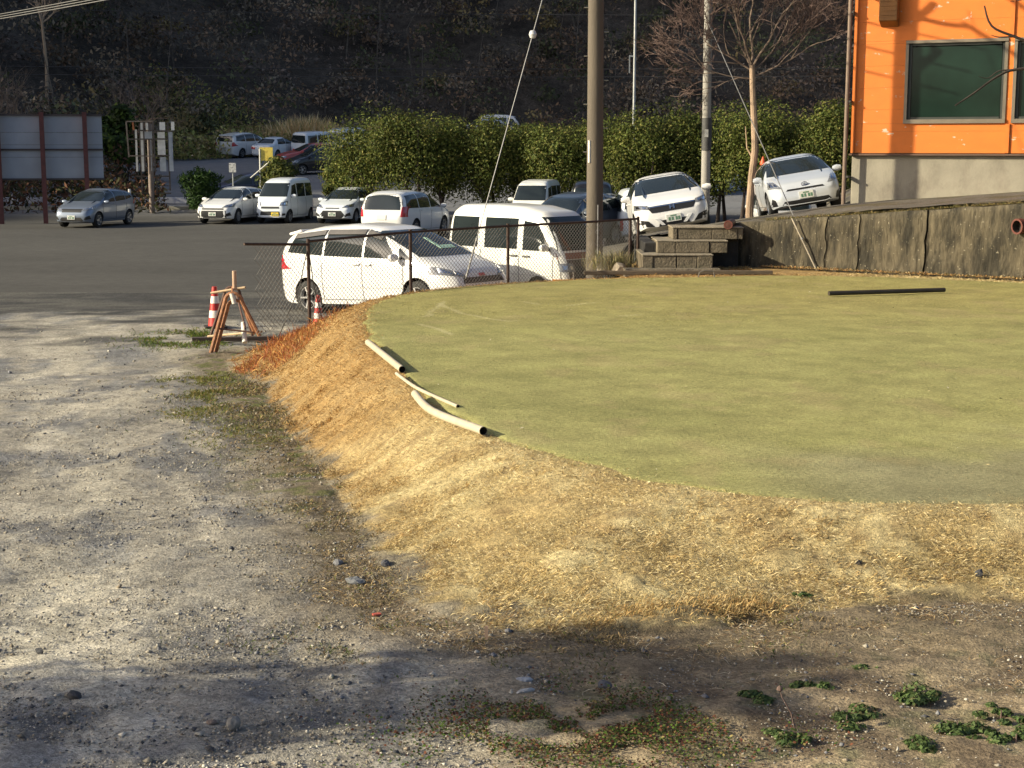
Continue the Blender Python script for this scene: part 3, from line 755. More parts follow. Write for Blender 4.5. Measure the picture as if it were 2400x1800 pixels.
# ------------------------------------------------------------------ white pipes and pole lying about the green
def pipe(name, pts, r_, label, m=None, group='white plastic pipes on the rim of the green'):
    t = thing(name, label, 'pipe', pts[0])
    P0 = Vector(pts[0]); P = [Vector(p) - P0 for p in pts]
    if len(P) > 2: P = [Vector(q) for q in catmull([tuple(p) for p in P], 6, False)]
    MB().tube(P, r_, 14, False).obj('tube', m or mat('weathered_pvc', (.47, .405, .30), rough=.45, var=.1, vscale=9), t, True)
    inner = MB(); n_ = len(P); inner.tube([P[-1] + (P[-2] - P[-1]).normalized() * .06, P[-1]], r_ * .86, 14, False)
    inner.v = inner.v; inner.f = [f[::-1] for f in inner.f]
    d = (P[-1] - P[-2]).normalized(); inner.tube([P[-1] - d * .06, P[-1] - d * .055], r_ * .86, 14)
    inner.obj('bore', mat('dark_bore', (.015, .012, .01), rough=.9), t, True)
    if group: t['group'] = group
    return t
pipe('plastic_pipe', [(-1.60, 16.95, 1.05), (-1.08, 14.95, 1.035)], .035, 'straight white pipe, farthest of three on the rim of the green')
pipe('plastic_pipe', [(-1.12, 14.72, 1.03), (-.86, 13.85, 1.02), (-.46, 12.86, 1.02)], .016, 'thin pale pipe between two thicker white pipes on the rim')
pipe('plastic_pipe', [(-.86, 13.42, 1.04), (-.66, 12.62, 1.02), (-.22, 11.62, 1.04)], .034, 'curved white pipe nearest the camera on the rim of the green')
o = MB().tube([(0, 0, 0), (1.88, .58, .0)], .034, 10).obj('dark_pole', mat('dark_wet_wood', (.035, .028, .018), rough=.6, var=.3), None, True)
o.location = (4.70, 22.73, 1.05); tag(o, 'dark round pole lying flat on the green near the wall', 'pole')

# ------------------------------------------------------------------ billboard back and sign tower
bb = thing('billboard', 'back of a grey panelled billboard on dark red posts', 'billboard', (-19.44, 65.5, -.14), (0, 0, R(14)))
bb.scale = (1.074, 1.074, 1.074)
PAN = mat('billboard_sheet', (.26, .285, .33), rough=.6, var=.1, vscale=1.2)
BRD = mat('oxblood_steel', (.085, .022, .02), rough=.6, var=.25)
px_ = [-5.55, -3.6, -1.95, -.3, 1.32, 1.98]
for i in range(5):
    for j, (za, zc) in enumerate(((1.87, 2.70), (2.71, 3.18), (3.19, 3.66), (3.67, 4.32))):
        MB().box(((px_[i] + px_[i + 1]) / 2, .06 + .004 * ((i + j) % 3), (za + zc) / 2), (px_[i + 1] - px_[i] - .02, .03, zc - za)).obj('panel', PAN, bb)
for x in (-3.6, -1.95, -.3, 1.32):
    MB().box((x, -.16, 2.2), (.17, .22, 4.5)).obj('post', BRD, bb)
for z in (1.85, 3.0, 4.34): MB().box((-1.8, .0, z), (7.6, .06, .07)).obj('rail', mat('dark_rail', (.05, .04, .04), rough=.7), bb)
tw = thing('sign_tower', 'rusty skeleton sign frame with loose white strips on a single pole', 'sign frame', (-16.4, 70.4, .12), (0, 0, R(8)))
MB().tube([(0, 0, 0), (0, 0, 4.1)], .11, 12).obj('post', mat('pole_paint_brown', (.20, .155, .13), rough=.7, var=.2), tw, True)
tw.scale = (1.137, 1.137, 1.0)
FR = mat('old_frame_steel', (.15, .12, .095), rough=.7, var=.3); FRD = mat('dark_frame_steel', (.05, .04, .035), rough=.7, var=.3)
for a, b, m in (((-.86, -.3, 4.2), (.2, -.3, 4.22), FR), ((-.86, -.3, 4.2), (-.80, -.3, 2.62), FR), ((.18, -.3, 4.22), (.2, -.3, 1.95), FRD), ((-.82, -.3, 3.42), (.75, -.3, 3.42), FRD), ((-.8, -.3, 2.68), (.2, -.3, 2.66), FR),
                ((.2, -.3, 2.66), (.78, -.3, 2.70), FRD), ((.70, .2, 4.18), (.72, .2, 1.1), FRD), ((-.4, .2, 4.1), (-.38, .2, .9), FRD), ((-.62, .2, 1.75), (.72, .2, 1.75), FRD), ((.2, .2, 1.8), (.2, .2, .9), FRD),
                ((-.7, .2, .98), (.75, .2, .98), FRD), ((-.45, -.3, 3.8), (.98, -.3, 3.78), FRD), ((-.2, -.3, 4.2), (-.18, -.3, 2.0), FRD)):
    MB().bar(a, b, .055).obj('frame_bar', m, tw)
for z in (1.15, 1.32, 1.49): MB().bar((.2, .2, z), (.70, .2, z), .03).obj('ladder_rung', FRD, tw)
WST = mat('white_sheet', (.55, .55, .54), rough=.5, var=.15); BLS = mat('grey_blue_sheet', (.30, .33, .38), rough=.5, var=.1)
for x, za, zc, w, m in ((-.52, 1.98, 3.85, .075, WST), (-.29, 1.98, 3.8, .10, WST), (.02, 2.0, 3.4, .08, WST), (-.05, 3.42, 3.76, .32, BLS), (.46, 2.72, 3.4, .30, WST), (.5, 1.98, 2.62, .24, BLS), (.46, 3.46, 3.74, .28, WST),
                        (.82, 1.98, 3.74, .16, BLS), (.92, 3.82, 4.2, .13, WST), (.52, 3.82, 4.18, .22, WST), (-.28, 3.84, 4.15, .1, WST), (-.08, 3.84, 4.15, .1, WST)):
    MB().box((x, -.1 + .03 * math.sin(x * 9), (za + zc) / 2), (w, .02, zc - za)).obj('loose_strip', m, tw)
MB().bar((-.60, -.3, 4.16), (-.58, -.3, 3.82), .07).obj('frame_bar', mat('orange_rust', (.30, .10, .035), rough=.8, var=.3), tw)

# roadside rail, bollards, small signs beyond
gr = thing('guard_rail', 'low pale guard rail along the road behind the billboard', 'guard rail', (0, 75, .1))
for x0, x1 in ((-30, -24.6), (-24.6, -19.2), (-19.2, -13.9)):
    MB().box(((x0 + x1) / 2, 0, .52), (x1 - x0 - .01, .06, .30)).obj('rail_beam', mat('rail_white', (.48, .48, .52), rough=.5, var=.08), gr, bevel=.02)
for x in (-29.5, -26.9, -24.3, -21.7, -19.1, -16.5, -14.1): MB().tube([(x, .08, -.1), (x, .08, .66)], .05, 10).obj('post', mat('rail_white', (.48, .48, .52)), gr, True)
kb = MB().box((-20, 72.0, .33), (12, .2, .26)).obj('kerb', mat('pale_kerb', (.30, .28, .23), rough=.9, var=.2), None); tag(kb, 'long pale concrete kerb in front of the guard rail', 'kerb')
for x, y, lab in ((-23.3, 72.2, 'slim white bollard between the dark red billboard posts'), (-17.2, 69.6, 'slim white bollard at the tail of the silver hatchback')):
    t = thing('bollard', lab, 'bollard', (x, y, .2), None, 'white bollards at the lot edge')
    MB().tube([(0, 0, 0), (0, 0, 1.12 if x > -20 else .7)], .06, 12).obj('post', mat('bollard_white', (.62, .60, .62), rough=.5, var=.1), t, True)
    MB().lathe([(.06, .70), (.075, .74), (.06, .78)], 12).obj('collar', mat('grey_band', (.3, .28, .3), rough=.5), t, True)
def signboard(x, y, z0, zs, w, h, m, label, pm=GALV):
    t = thing('sign_board', label, 'sign', (x, y, 0))
    MB().tube([(0, .04, z0), (0, .04, zs + h)], .03, 8).obj('post', mat('pale_metal', (.36, .37, .37)), t, True)
    MB().box((0, 0, zs + h / 2), (w, .03, h)).obj('board', m, t, bevel=.006)
    return t
signboard(-12.7, 70.5, .1, 2.05, .32, .42, mat('white_sign', (.55, .55, .52), rough=.5, second=(.25, .25, .25), sscale=14, sthr=(.52, .56)), 'small white notice board above the dark blue car roof')
t = signboard(-11.55, 73, .2, 2.55, .62, .62, mat('yellow_sign', (.72, .56, .10), rough=.5, second=(.5, .36, .06), sscale=9, sthr=(.55, .6)), 'yellow sign board half hidden by the rounded shrub')
MB().tube([(-.30, -.03, .3), (-.30, -.03, 3.1)], .035, 8).obj('post', mat('white_plastic', (.7, .68, .62)), t, True)
MB().tube([(-.75, -.1, 1.75), (.15, -.1, 2.5)], .03, 8).obj('brace', mat('white_plastic', (.7, .68, .62)), t, True)
rf = thing('plastic_tag', 'orange red tag tied to the bare tree trunk', 'tag', (6.42, 39.7, 2.75))
MB().lathe([(.001, -.02), (.07, -.01), (.08, .03), (.03, .15), (.001, .22)], 10).obj('tag_body', mat('orange_tag', (.75, .10, .03), rough=.5), rf, True)
MB().tube([(0, 0, 0), (-.03, 0, -.45)], .012, 6).obj('cord', mat('orange_cord', (.5, .12, .05), rough=.7), rf)
# ------------------------------------------------------------------ vehicles
GLASS = mat('car_glass', (.018, .024, .026), rough=.06, var=.2, vscale=1.5, spec=.6)
BLK = mat('black_trim', (.012, .012, .013), rough=.45, var=.1)
TYRE = mat('tyre_rubber', (.018, .018, .018), rough=.85, var=.15)
RIM = mat('alloy_silver', (.55, .55, .56), rough=.3, metal=.8, var=.05)
HEAD = mat('headlight_lens', (.22, .23, .25), rough=.1, metal=.3, var=.5, vscale=14, coat=.8)
TAIL = mat('tail_lens_red', (.42, .02, .03), rough=.15, var=.2, coat=.6)
PLATE = mat('plate_white', (.62, .62, .58), rough=.5, var=.0)
PLATEY = mat('plate_yellow', (.70, .48, .02), rough=.5, var=.0)
PLTXT = mat('plate_green_print', (.10, .20, .13), rough=.5, var=0)
CHROME = mat('chrome', (.75, .75, .76), rough=.15, metal=1.0, var=0)
SEAM = mat('panel_gap', (.05, .05, .05), rough=.8, var=0)
def paint(name, c, metal=0.0, rough=.3):
    return mat(name, c, rough=rough, metal=metal, var=.03, vscale=2, coat=.55)
WHITE = paint('white_paint', (.72, .715, .70)); PEARL = paint('pearl_white_paint', (.74, .73, .715)); SILVER = paint('silver_paint', (.20, .235, .30), .5, .34)
OFFW = paint('cream_white_paint', (.74, .73, .68)); NAVY = paint('navy_paint', (.018, .022, .05)); BLACKP = paint('black_paint', (.012, .012, .014)); SLATE = paint('slate_blue_paint', (.06, .075, .10), .2)
GREENP = paint('dark_green_paint', (.012, .025, .03)); REDP = paint('dull_red_paint', (.35, .06, .05)); COOL = paint('cool_white_paint', (.66, .70, .74))

SP = {}
SP['hatch'] = dict(L=3.99, W=1.695, H=1.525, wb=2.53, R=.30, n=4.2, tum=.16,
    top=[(1.995, .52), (1.97, .68), (1.84, .80), (1.4, .93), (1.05, 1.01), (.2, 1.42), (-.3, 1.515), (-.9, 1.50), (-1.5, 1.43), (-1.76, 1.36), (-1.92, 1.02), (-1.98, .85), (-1.995, .55)],
    belt=[(2, .48), (1.7, .72), (1.0, .93), (-1.95, 1.02)], ws=(1.03, 1.44, .73, .60), rw=(1.04, 1.37, .64, .55),
    side=[[(.86, .985), (-.12, 1.00), (-.12, 1.41), (.22, 1.36)], [(-.19, 1.0), (-1.02, 1.04), (-1.0, 1.38), (-.19, 1.41)], [(-1.08, 1.05), (-1.60, 1.13), (-1.42, 1.29), (-1.06, 1.37)]],
    seams=[.92, -.15, -1.02], handles=[(-.02, .90), (-.92, .93)], mirror=(.80, 1.0),
    head=[(.40, .68), (.80, .72), (.79, .86), (.55, .80)], tail=[(.60, .84), (.82, .86), (.76, 1.04), (.62, 1.02)],
    grille=[(-.42, .62), (.42, .62), (.46, .755), (-.46, .755)], lower=[(-.55, .26), (.55, .26), (.42, .42), (-.42, .42)], fog=[(.54, .31), (.76, .36), (.74, .50), (.60, .43)], plate=.42)
SP['minivan'] = dict(L=4.795, W=1.80, H=1.745, wb=2.95, R=.335, n=4.4, tum=.17,
    top=[(2.4, .52), (2.37, .70), (2.24, .84), (1.95, .97), (1.66, 1.06), (.66, 1.54), (.25, 1.67), (-.5, 1.74), (-1.4, 1.715), (-2.08, 1.625), (-2.2, 1.55), (-2.31, 1.15), (-2.38, .9), (-2.4, .5)],
    belt=[(2.4, .46), (2.0, .78), (1.3, 1.0), (0, 1.07), (-1.5, 1.12), (-2.3, 1.17)], ws=(1.10, 1.59, .76, .62), rw=(1.18, 1.55, .66, .58),
    side=[[(1.36, 1.045), (1.05, 1.065), (.98, 1.255), (1.0, 1.265)], [(.98, 1.07), (.12, 1.105), (.12, 1.60), (.52, 1.49)], [(.05, 1.105), (-.98, 1.145), (-.96, 1.62), (.05, 1.605)], [(-1.05, 1.15), (-2.06, 1.22), (-1.90, 1.55), (-1.03, 1.615)]],
    seams=[1.16, .085, -1.02], handles=[(.24, .97), (-.07, .98)], mirror=(1.02, 1.10),
    head=[(.40, .70), (.86, .78), (.83, .93), (.52, .80)], tail=[(.64, .85), (.88, .9), (.78, 1.16), (.68, 1.14)],
    grille=[(-.55, .60), (.55, .60), (.52, .705), (-.52, .705)], lower=[(-.6, .24), (.6, .24), (.5, .44), (-.5, .44)], fog=[(.62, .30), (.84, .36), (.80, .46), (.66, .42)], plate=.46, spoiler=True, visor=True)
SP['keivan'] = dict(L=3.395, W=1.475, H=1.895, wb=2.43, R=.27, n=6.5, tum=.11,
    top=[(1.697, .58), (1.685, .84), (1.61, .96), (1.40, 1.07), (.92, 1.62), (.74, 1.77), (.4, 1.86), (-.4, 1.895), (-1.4, 1.875), (-1.58, 1.80), (-1.65, 1.2), (-1.69, .9), (-1.697, .5)],
    belt=[(1.7, .52), (1.4, .95), (1.1, 1.02), (-1.65, 1.04)], ws=(1.11, 1.67, .64, .565), rw=(1.12, 1.66, .60, .54),
    side=[[(1.06, 1.07), (.42, 1.09), (.42, 1.63), (.80, 1.57)], [(.33, 1.09), (-.55, 1.09), (-.55, 1.65), (.33, 1.65)], [(-.64, 1.09), (-1.45, 1.10), (-1.42, 1.64), (-.64, 1.65)]],
    seams=[1.14, .375, -.6], handles=[(.52, 1.0), (.22, 1.0)], mirror=(1.04, 1.14),
    head=[(.42, .74), (.69, .74), (.68, .93), (.46, .88)], tail=[(.62, .45), (.71, .45), (.70, .85), (.62, .85)],
    grille=[(-.42, .62), (.42, .62), (.40, .70), (-.40, .70)], lower=[(-.45, .34), (.45, .34), (.42, .50), (-.42, .50)], fog=[(.52, .32), (.64, .34), (.64, .42), (.54, .42)], plate=.38, plate_y=.22)
SP['oldkeivan'] = dict(L=3.395, W=1.475, H=1.96, wb=1.885, R=.27, n=6.0, tum=.12, wheel_dx=.05,
    top=[(1.697, .58), (1.692, .92), (1.63, 1.05), (1.12, 1.70), (.92, 1.84), (.4, 1.935), (-.4, 1.96), (-1.35, 1.94), (-1.57, 1.84), (-1.65, 1.3), (-1.69, .9), (-1.697, .5)],
    belt=[(1.7, .52), (1.5, .98), (1.2, 1.04), (-1.65, 1.05)], ws=(1.10, 1.74, .64, .56), rw=(1.12, 1.72, .60, .52),
    side=[[(1.30, 1.085), (.56, 1.09), (.56, 1.66), (.92, 1.62)], [(.40, 1.10), (-.50, 1.10), (-.50, 1.70), (.40, 1.70)], [(-.70, 1.10), (-1.50, 1.10), (-1.46, 1.70), (-.70, 1.70)]],
    seams=[1.36, .48, -.6], handles=[(.68, .97), (.34, .97)], mirror=(1.24, 1.16),
    head=[(.40, .70), (.66, .70), (.66, .86), (.40, .86)], tail=[(.62, .45), (.70, .45), (.69, .85), (.62, .85)],
    grille=[(-.36, .66), (.36, .66), (.36, .80), (-.36, .80)], lower=[(-.45, .36), (.45, .36), (.45, .46), (-.45, .46)], fog=[(.50, .50), (.68, .50), (.68, .56), (.50, .56)], plate=.46, fogmat='amber')
SP['suv'] = dict(L=4.5, W=1.86, H=1.70, wb=2.62, R=.34, n=4.6, tum=.16,
    top=[(2.25, .58), (2.22, .82), (2.05, .93), (1.5, 1.02), (1.2, 1.08), (.45, 1.53), (.1, 1.62), (-.6, 1.68), (-1.6, 1.665), (-2.03, 1.585), (-2.18, 1.1), (-2.24, .8), (-2.25, .6)],
    belt=[(2.25, .5), (1.9, .85), (1.1, 1.02), (-2.2, 1.06)], ws=(1.12, 1.55, .70, .58), rw=(1.04, 1.57, .79, .68),
    side=[[(1.02, 1.05), (.1, 1.07), (.1, 1.55), (.46, 1.46)], [(.03, 1.07), (-.95, 1.08), (-.95, 1.57), (.03, 1.56)], [(-1.02, 1.08), (-2.0, 1.10), (-1.86, 1.52), (-1.02, 1.57)]],
    seams=[1.08, .07, -.98], handles=[(.2, .98), (-.8, .99)], mirror=(1.0, 1.10),
    head=[(.45, .74), (.84, .76), (.83, .90), (.5, .88)], tail=[(.70, .80), (.88, .80), (.86, 1.16), (.74, 1.14)],
    grille=[(-.42, .70), (.42, .70), (.42, .84), (-.42, .84)], lower=[(-.55, .3), (.55, .3), (.5, .46), (-.5, .46)], fog=[(.58, .34), (.74, .36), (.74, .46), (.6, .46)], plate=.5)
SP['sedan'] = dict(L=4.5, W=1.695, H=1.44, wb=2.6, R=.30, n=4, tum=.2,
    top=[(2.25, .5), (2.22, .68), (2.05, .79), (1.5, .90), (1.1, .96), (.25, 1.35), (-.2, 1.44), (-.8, 1.42), (-1.12, 1.35), (-1.68, 1.02), (-2.05, .99), (-2.2, .90), (-2.25, .5)],
    belt=[(2.25, .46), (1.9, .72), (1.0, .88), (-1.6, .94), (-2.2, .86)], ws=(1.0, 1.36, .66, .53), rw=(1.05, 1.34, .62, .52),
    side=[[(.88, .95), (-.15, .96), (-.15, 1.34), (.25, 1.29)], [(-.22, .96), (-1.2, .99), (-1.0, 1.31), (-.22, 1.34)]],
    seams=[.95, -.18, -1.15], handles=[(-.05, .86), (-1.0, .88)], mirror=(.85, .98),
    head=[(.40, .62), (.78, .64), (.77, .75), (.5, .74)], tail=[(.38, .68), (.80, .70), (.78, .86), (.40, .84)],
    grille=[(-.36, .58), (.36, .58), (.36, .70), (-.36, .70)], lower=[(-.5, .26), (.5, .26), (.45, .4), (-.45, .4)], fog=[(.54, .30), (.7, .32), (.7, .42), (.56, .42)], plate=.5)
def scaled(src, L, W, H, **kw):
    a = SP[src]; fx, fy, fz = L / a['L'], W / a['W'], H / a['H']; b = dict(a)
    b.update(L=L, W=W, H=H, wb=a['wb'] * fx, top=[(x * fx, z * fz) for x, z in a['top']], belt=[(x * fx, z * fz) for x, z in a['belt']],
             side=[[(x * fx, z * fz) for x, z in q] for q in a['side']], seams=[x * fx for x in a['seams']], handles=[(x * fx, z * fz) for x, z in a['handles']],
             mirror=(a['mirror'][0] * fx, a['mirror'][1] * fz), plate=a['plate'] * fz)
    for k in ('ws', 'rw'): b[k] = (a[k][0] * fz, a[k][1] * fz, a[k][2] * fy, a[k][3] * fy)
    for k in ('head', 'tail', 'grille', 'lower', 'fog'): b[k] = [(y * fy, z * fz) for y, z in a[k]]
    b.update(kw); return b
SP['wagon'] = scaled('hatch', 4.35, 1.695, 1.52, lower=[(-.62, .26), (.62, .26), (.60, .56), (-.60, .56)], grille=[(-.5, .60), (.5, .60), (.48, .66), (-.48, .66)])
SP['bigvan'] = scaled('oldkeivan', 4.69, 1.695, 1.98, R=.33)
SP['boxwagon'] = scaled('keivan', 3.7, 1.66, 1.80, R=.29)
SP['compact'] = scaled('hatch', 3.93, 1.695, 1.50, lower=[(-.66, .25), (.66, .25), (.40, .56), (-.40, .56)], grille=[(-.3, .64), (.3, .64), (.3, .68), (-.3, .68)])
SP['lowhatch'] = scaled('hatch', 4.0, 1.695, 1.455, grille=[(-.44, .585), (.44, .585), (.40, .625), (-.40, .625)], lower=[(-.62, .21), (.62, .21), (.50, .36), (-.50, .36)], fog=[(.66, .28), (.79, .28), (.76, .46), (.70, .42)],
                        head=[(.52, .66), (.80, .70), (.78, .86), (.66, .84)], plate=.46)
SP['facehatch'] = dict(SP['hatch'], grille=[(-.46, .565), (.46, .565), (.56, .715), (-.56, .715)], head=[(.53, .655), (.82, .69), (.80, .81), (.53, .745)], lower=[(-.35, .25), (.35, .25), (.30, .38), (-.30, .38)], fog=[(.44, .26), (.78, .30), (.76, .46), (.56, .40)], plate=.40)

PROTO = {}
def car_shape(key):
    if key in PROTO: return PROTO[key]
    s = SP[key]; L, W, H = s['L'], s['W'], s['H']; h = L / 2
    dense = np.linspace(-h, h, 500)
    def curve(pts, sm):
        p = sorted(pts); c = np.interp(dense, [a for a, b in p], [b for a, b in p])
        k = max(1, int(sm / (dense[1] - dense[0]))); ker = np.hanning(2 * k + 3); ker /= ker.sum()
        pad = np.pad(c, k + 1, mode='edge'); return np.convolve(pad, ker, 'valid')
    topc = curve(s['top'], .07); beltc = curve(s['belt'], .25)
    ns = 72; u = np.linspace(-1, 1, ns); xs_ = h * np.sin(u * math.pi / 2) * .35 + h * u * .65
    zt_ = np.interp(xs_, dense, topc); zb_ = np.minimum(np.interp(xs_, dense, beltc), zt_ - .025)
    xn = np.abs(xs_) / h
    hw = W / 2 * (.66 + .34 * (1 - xn ** 9) ** (1 / 2.4))
    hw = np.where(xs_ > 0, hw * (1 - .05 * np.clip((xs_ - h * .45) / (h * .55), 0, 1) ** 2), hw)
    zlo = .20 + .05 * np.clip((xn - .80) / .2, 0, 1) ** 2 + np.where(xs_ < 0, .08 * np.clip((xn - .84) / .16, 0, 1), 0)
    N1, N2 = 12, 16; nn = s['n']; tum = s['tum']
    V = []
    for i, x in enumerate(xs_):
        ring = [(0, zlo[i]), (.78 * hw[i], zlo[i])]
        for k in range(N1):
            r = k / (N1 - 1); z = zlo[i] + .02 + (zb_[i] - zlo[i] - .02) * r
            y = hw[i] * (.935 + .065 * math.sin(math.pi / 2 * min(r / .5, 1)) - .035 * max(0, (r - .72) / .28) ** 1.5)
            if .30 < r < .42: y -= .008
            ring.append((y, z))
        yb = ring[-1][0]; g = min(1, max(0, (zt_[i] - zb_[i]) / .5))
        for k in range(1, N2 + 1):
            ph = math.pi / 2 * k / N2; c = max(0, math.cos(ph)) ** (2 / nn); sn = math.sin(ph) ** (2 / nn) if k < N2 else 1
            z = zb_[i] + (zt_[i] - zb_[i]) * sn
            ring.append((yb * c * (1 - tum * g * sn), z))
        V.append(ring)
    m = len(V[0]); vs = []; fs = []
    full = []
    for i in range(ns):
        r = V[i]; loop = [(xs_[i], y, z) for y, z in r] + [(xs_[i], -y, z) for y, z in r[-2:0:-1]]
        full.append(loop)
    M_ = len(full[0])
    for loop in full:
        for (x, y, z) in loop:
            wf = max(0, (x - (h - .45)) / .45); sft = .22 * wf * wf * max(0, z - .5) ** 1.2 + .10 * wf * wf * max(0, .38 - z)
            wr_ = max(0, (-x - (h - .3)) / .3); sft2 = .10 * wr_ * max(0, .42 - z)
            vs.append((x - sft + sft2, y, z))
    for i in range(ns - 1):
        for k in range(M_):
            fs.append((i * M_ + k, (i + 1) * M_ + k, (i + 1) * M_ + (k + 1) % M_, i * M_ + (k + 1) % M_))
    fs.append(tuple(range(M_))); fs.append(tuple((ns - 1) * M_ + k for k in reversed(range(M_))))
    bm = bmesh.new(); bv = [bm.verts.new(v_) for v_ in vs]
    for f in fs: bm.faces.new([bv[i] for i in f])
    bmesh.ops.recalc_face_normals(bm, faces=bm.faces)
    bvh = BVHTree.FromBMesh(bm)
    me = bpy.data.meshes.new('body'); bm.to_mesh(me); bm.free()
    me.materials.append(WHITE); me.materials.append(BLK)
    ob = bpy.data.objects.new('body_work', me); COL.objects.link(ob)
    cut = MB(); dx = s.get('wheel_dx', 0)
    for sx in (1, -1):
        for sy in (1, -1):
            cut.lathe([(.001, W / 2 - .34), (s['R'] + .05, W / 2 - .34), (s['R'] + .05, W / 2 + .3), (.001, W / 2 + .3)] if sy > 0 else [(.001, -W / 2 - .3), (s['R'] + .05, -W / 2 - .3), (s['R'] + .05, -W / 2 + .34), (.001, -W / 2 + .34)],
                      26, (sx * s['wb'] / 2 + dx, 0, s['R'] + .012), 'Y')
    cm = bpy.data.meshes.new('cut'); cm.from_pydata(cut.v, [], cut.f); cm.materials.append(WHITE); cm.materials.append(BLK)
    for p in cm.polygons: p.material_index = 1
    b2 = bmesh.new(); b2.from_mesh(cm); bmesh.ops.remove_doubles(b2, verts=b2.verts, dist=.002); bmesh.ops.recalc_face_normals(b2, faces=b2.faces); b2.to_mesh(cm); b2.free()
    co = bpy.data.objects.new('cutter', cm); COL.objects.link(co)
    md = ob.modifiers.new('arches', 'BOOLEAN'); md.operation = 'DIFFERENCE'; md.object = co; md.solver = 'EXACT'
    dg = bpy.context.evaluated_depsgraph_get(); dg.update()
    res = bpy.data.meshes.new_from_object(ob.evaluated_get(dg))
    bpy.data.objects.remove(ob); bpy.data.objects.remove(co)
    res.name = key + '_body'
    res.shade_smooth(); res.set_sharp_from_angle(angle=R(32))
    PROTO[key] = (res, bvh, {})
    return PROTO[key]

def patch(bvh, quad, axis, n=(8, 6), off=.007):
    q = [np.array(p, float) for p in quad]; pts = []; nor = []
    dirs = {'f': Vector((-1, 0, 0)), 'b': Vector((1, 0, 0)), 'l': Vector((0, -1, 0)), 'r': Vector((0, 1, 0)), 't': Vector((0, 0, -1))}
    d = dirs[axis]
    for j in range(n[1] + 1):
        for i in range(n[0] + 1):
            a, b = i / n[0], j / n[1]
            p = (q[0] * (1 - a) + q[1] * a) * (1 - b) + (q[3] * (1 - a) + q[2] * a) * b
            if axis in 'fb': o = Vector((6 if axis == 'f' else -6, p[0], p[1]))
            elif axis in 'lr': o = Vector((p[0], 3 if axis == 'l' else -3, p[1]))
            else: o = Vector((p[0], p[1], 4))
            hit = bvh.ray_cast(o, d)
            if hit[0] is None: hit = bvh.find_nearest(o + d * 3.5)
            nn_ = hit[1]
            if nn_.dot(d) > 0: nn_ = -nn_
            pts.append(hit[0] + (nn_ * .5 - d * .5).normalized() * off); nor.append(nn_)
    w = n[0] + 1; F_ = []
    for j in range(n[1]):
        for i in range(n[0]): F_.append((j * w + i, j * w + i + 1, (j + 1) * w + i + 1, (j + 1) * w + i))
    rim = [i for i in range(w)] + [(j + 1) * w - 1 for j in range(1, n[1] + 1)] + [n[1] * w + i for i in range(n[0] - 1, -1, -1)] + [j * w for j in range(n[1] - 1, 0, -1)]
    o = len(pts); pts2 = pts + [pts[i] + d * .03 for i in rim]
    for k in range(len(rim)):
        k2 = (k + 1) % len(rim); F_.append((rim[k2], rim[k], o + k, o + k2))
    f = F_[0]; fn = (pts2[f[1]] - pts2[f[0]]).cross(pts2[f[3]] - pts2[f[0]])
    if fn.dot(d) > 0: F_ = [t[::-1] for t in F_]
    me = bpy.data.meshes.new('patch'); me.from_pydata([tuple(p) for p in pts2], [], F_); me.shade_smooth(); me.set_sharp_from_angle(angle=R(40))
    return me

AMBER = mat('amber_lens', (.65, .22, .03), rough=.2, var=.1, coat=.5)
def tyre_rim(Rr, spokes):
    k = ('wheel', Rr, spokes)
    if k in PROTO: return PROTO[k]
    w = .1
    t = MB(); t.lathe([(Rr * .66, -w), (Rr * .9, -w), (Rr * .98, -w * .8), (Rr, -w * .4), (Rr, w * .4), (Rr * .98, w * .8), (Rr * .9, w), (Rr * .66, w), (Rr * .64, w * .6)], 28, (0, 0, 0), 'Y')
    tm = t.mesh('tyre', True, 40)
    r = MB(); r.lathe([(Rr * .64, w * .3), (Rr * .68, w * .95), (Rr * .62, w * .95), (Rr * .58, w * .25)], 28, (0, 0, 0), 'Y')
    r.lathe([(.001, w * .75), (Rr * .16, w * .72), (Rr * .18, w * .3)], 14, (0, 0, 0), 'Y')
    for i in range(spokes):
        a = 2 * math.pi * i / spokes
        r.bar((Rr * .1 * math.cos(a), w * .6, Rr * .1 * math.sin(a)), (Rr * .62 * math.cos(a), w * .7, Rr * .62 * math.sin(a)), Rr * .17, .03)
    b = MB(); b.lathe([(.001, w * .12), (Rr * .64, w * .12)], 24, (0, 0, 0), 'Y')
    PROTO[k] = (tm, r.mesh('rim', True, 40), b.mesh('brake_shadow'))
    for me, m_ in zip(PROTO[k], (TYRE, RIM, BLK)): me.materials.append(m_)
    return PROTO[k]

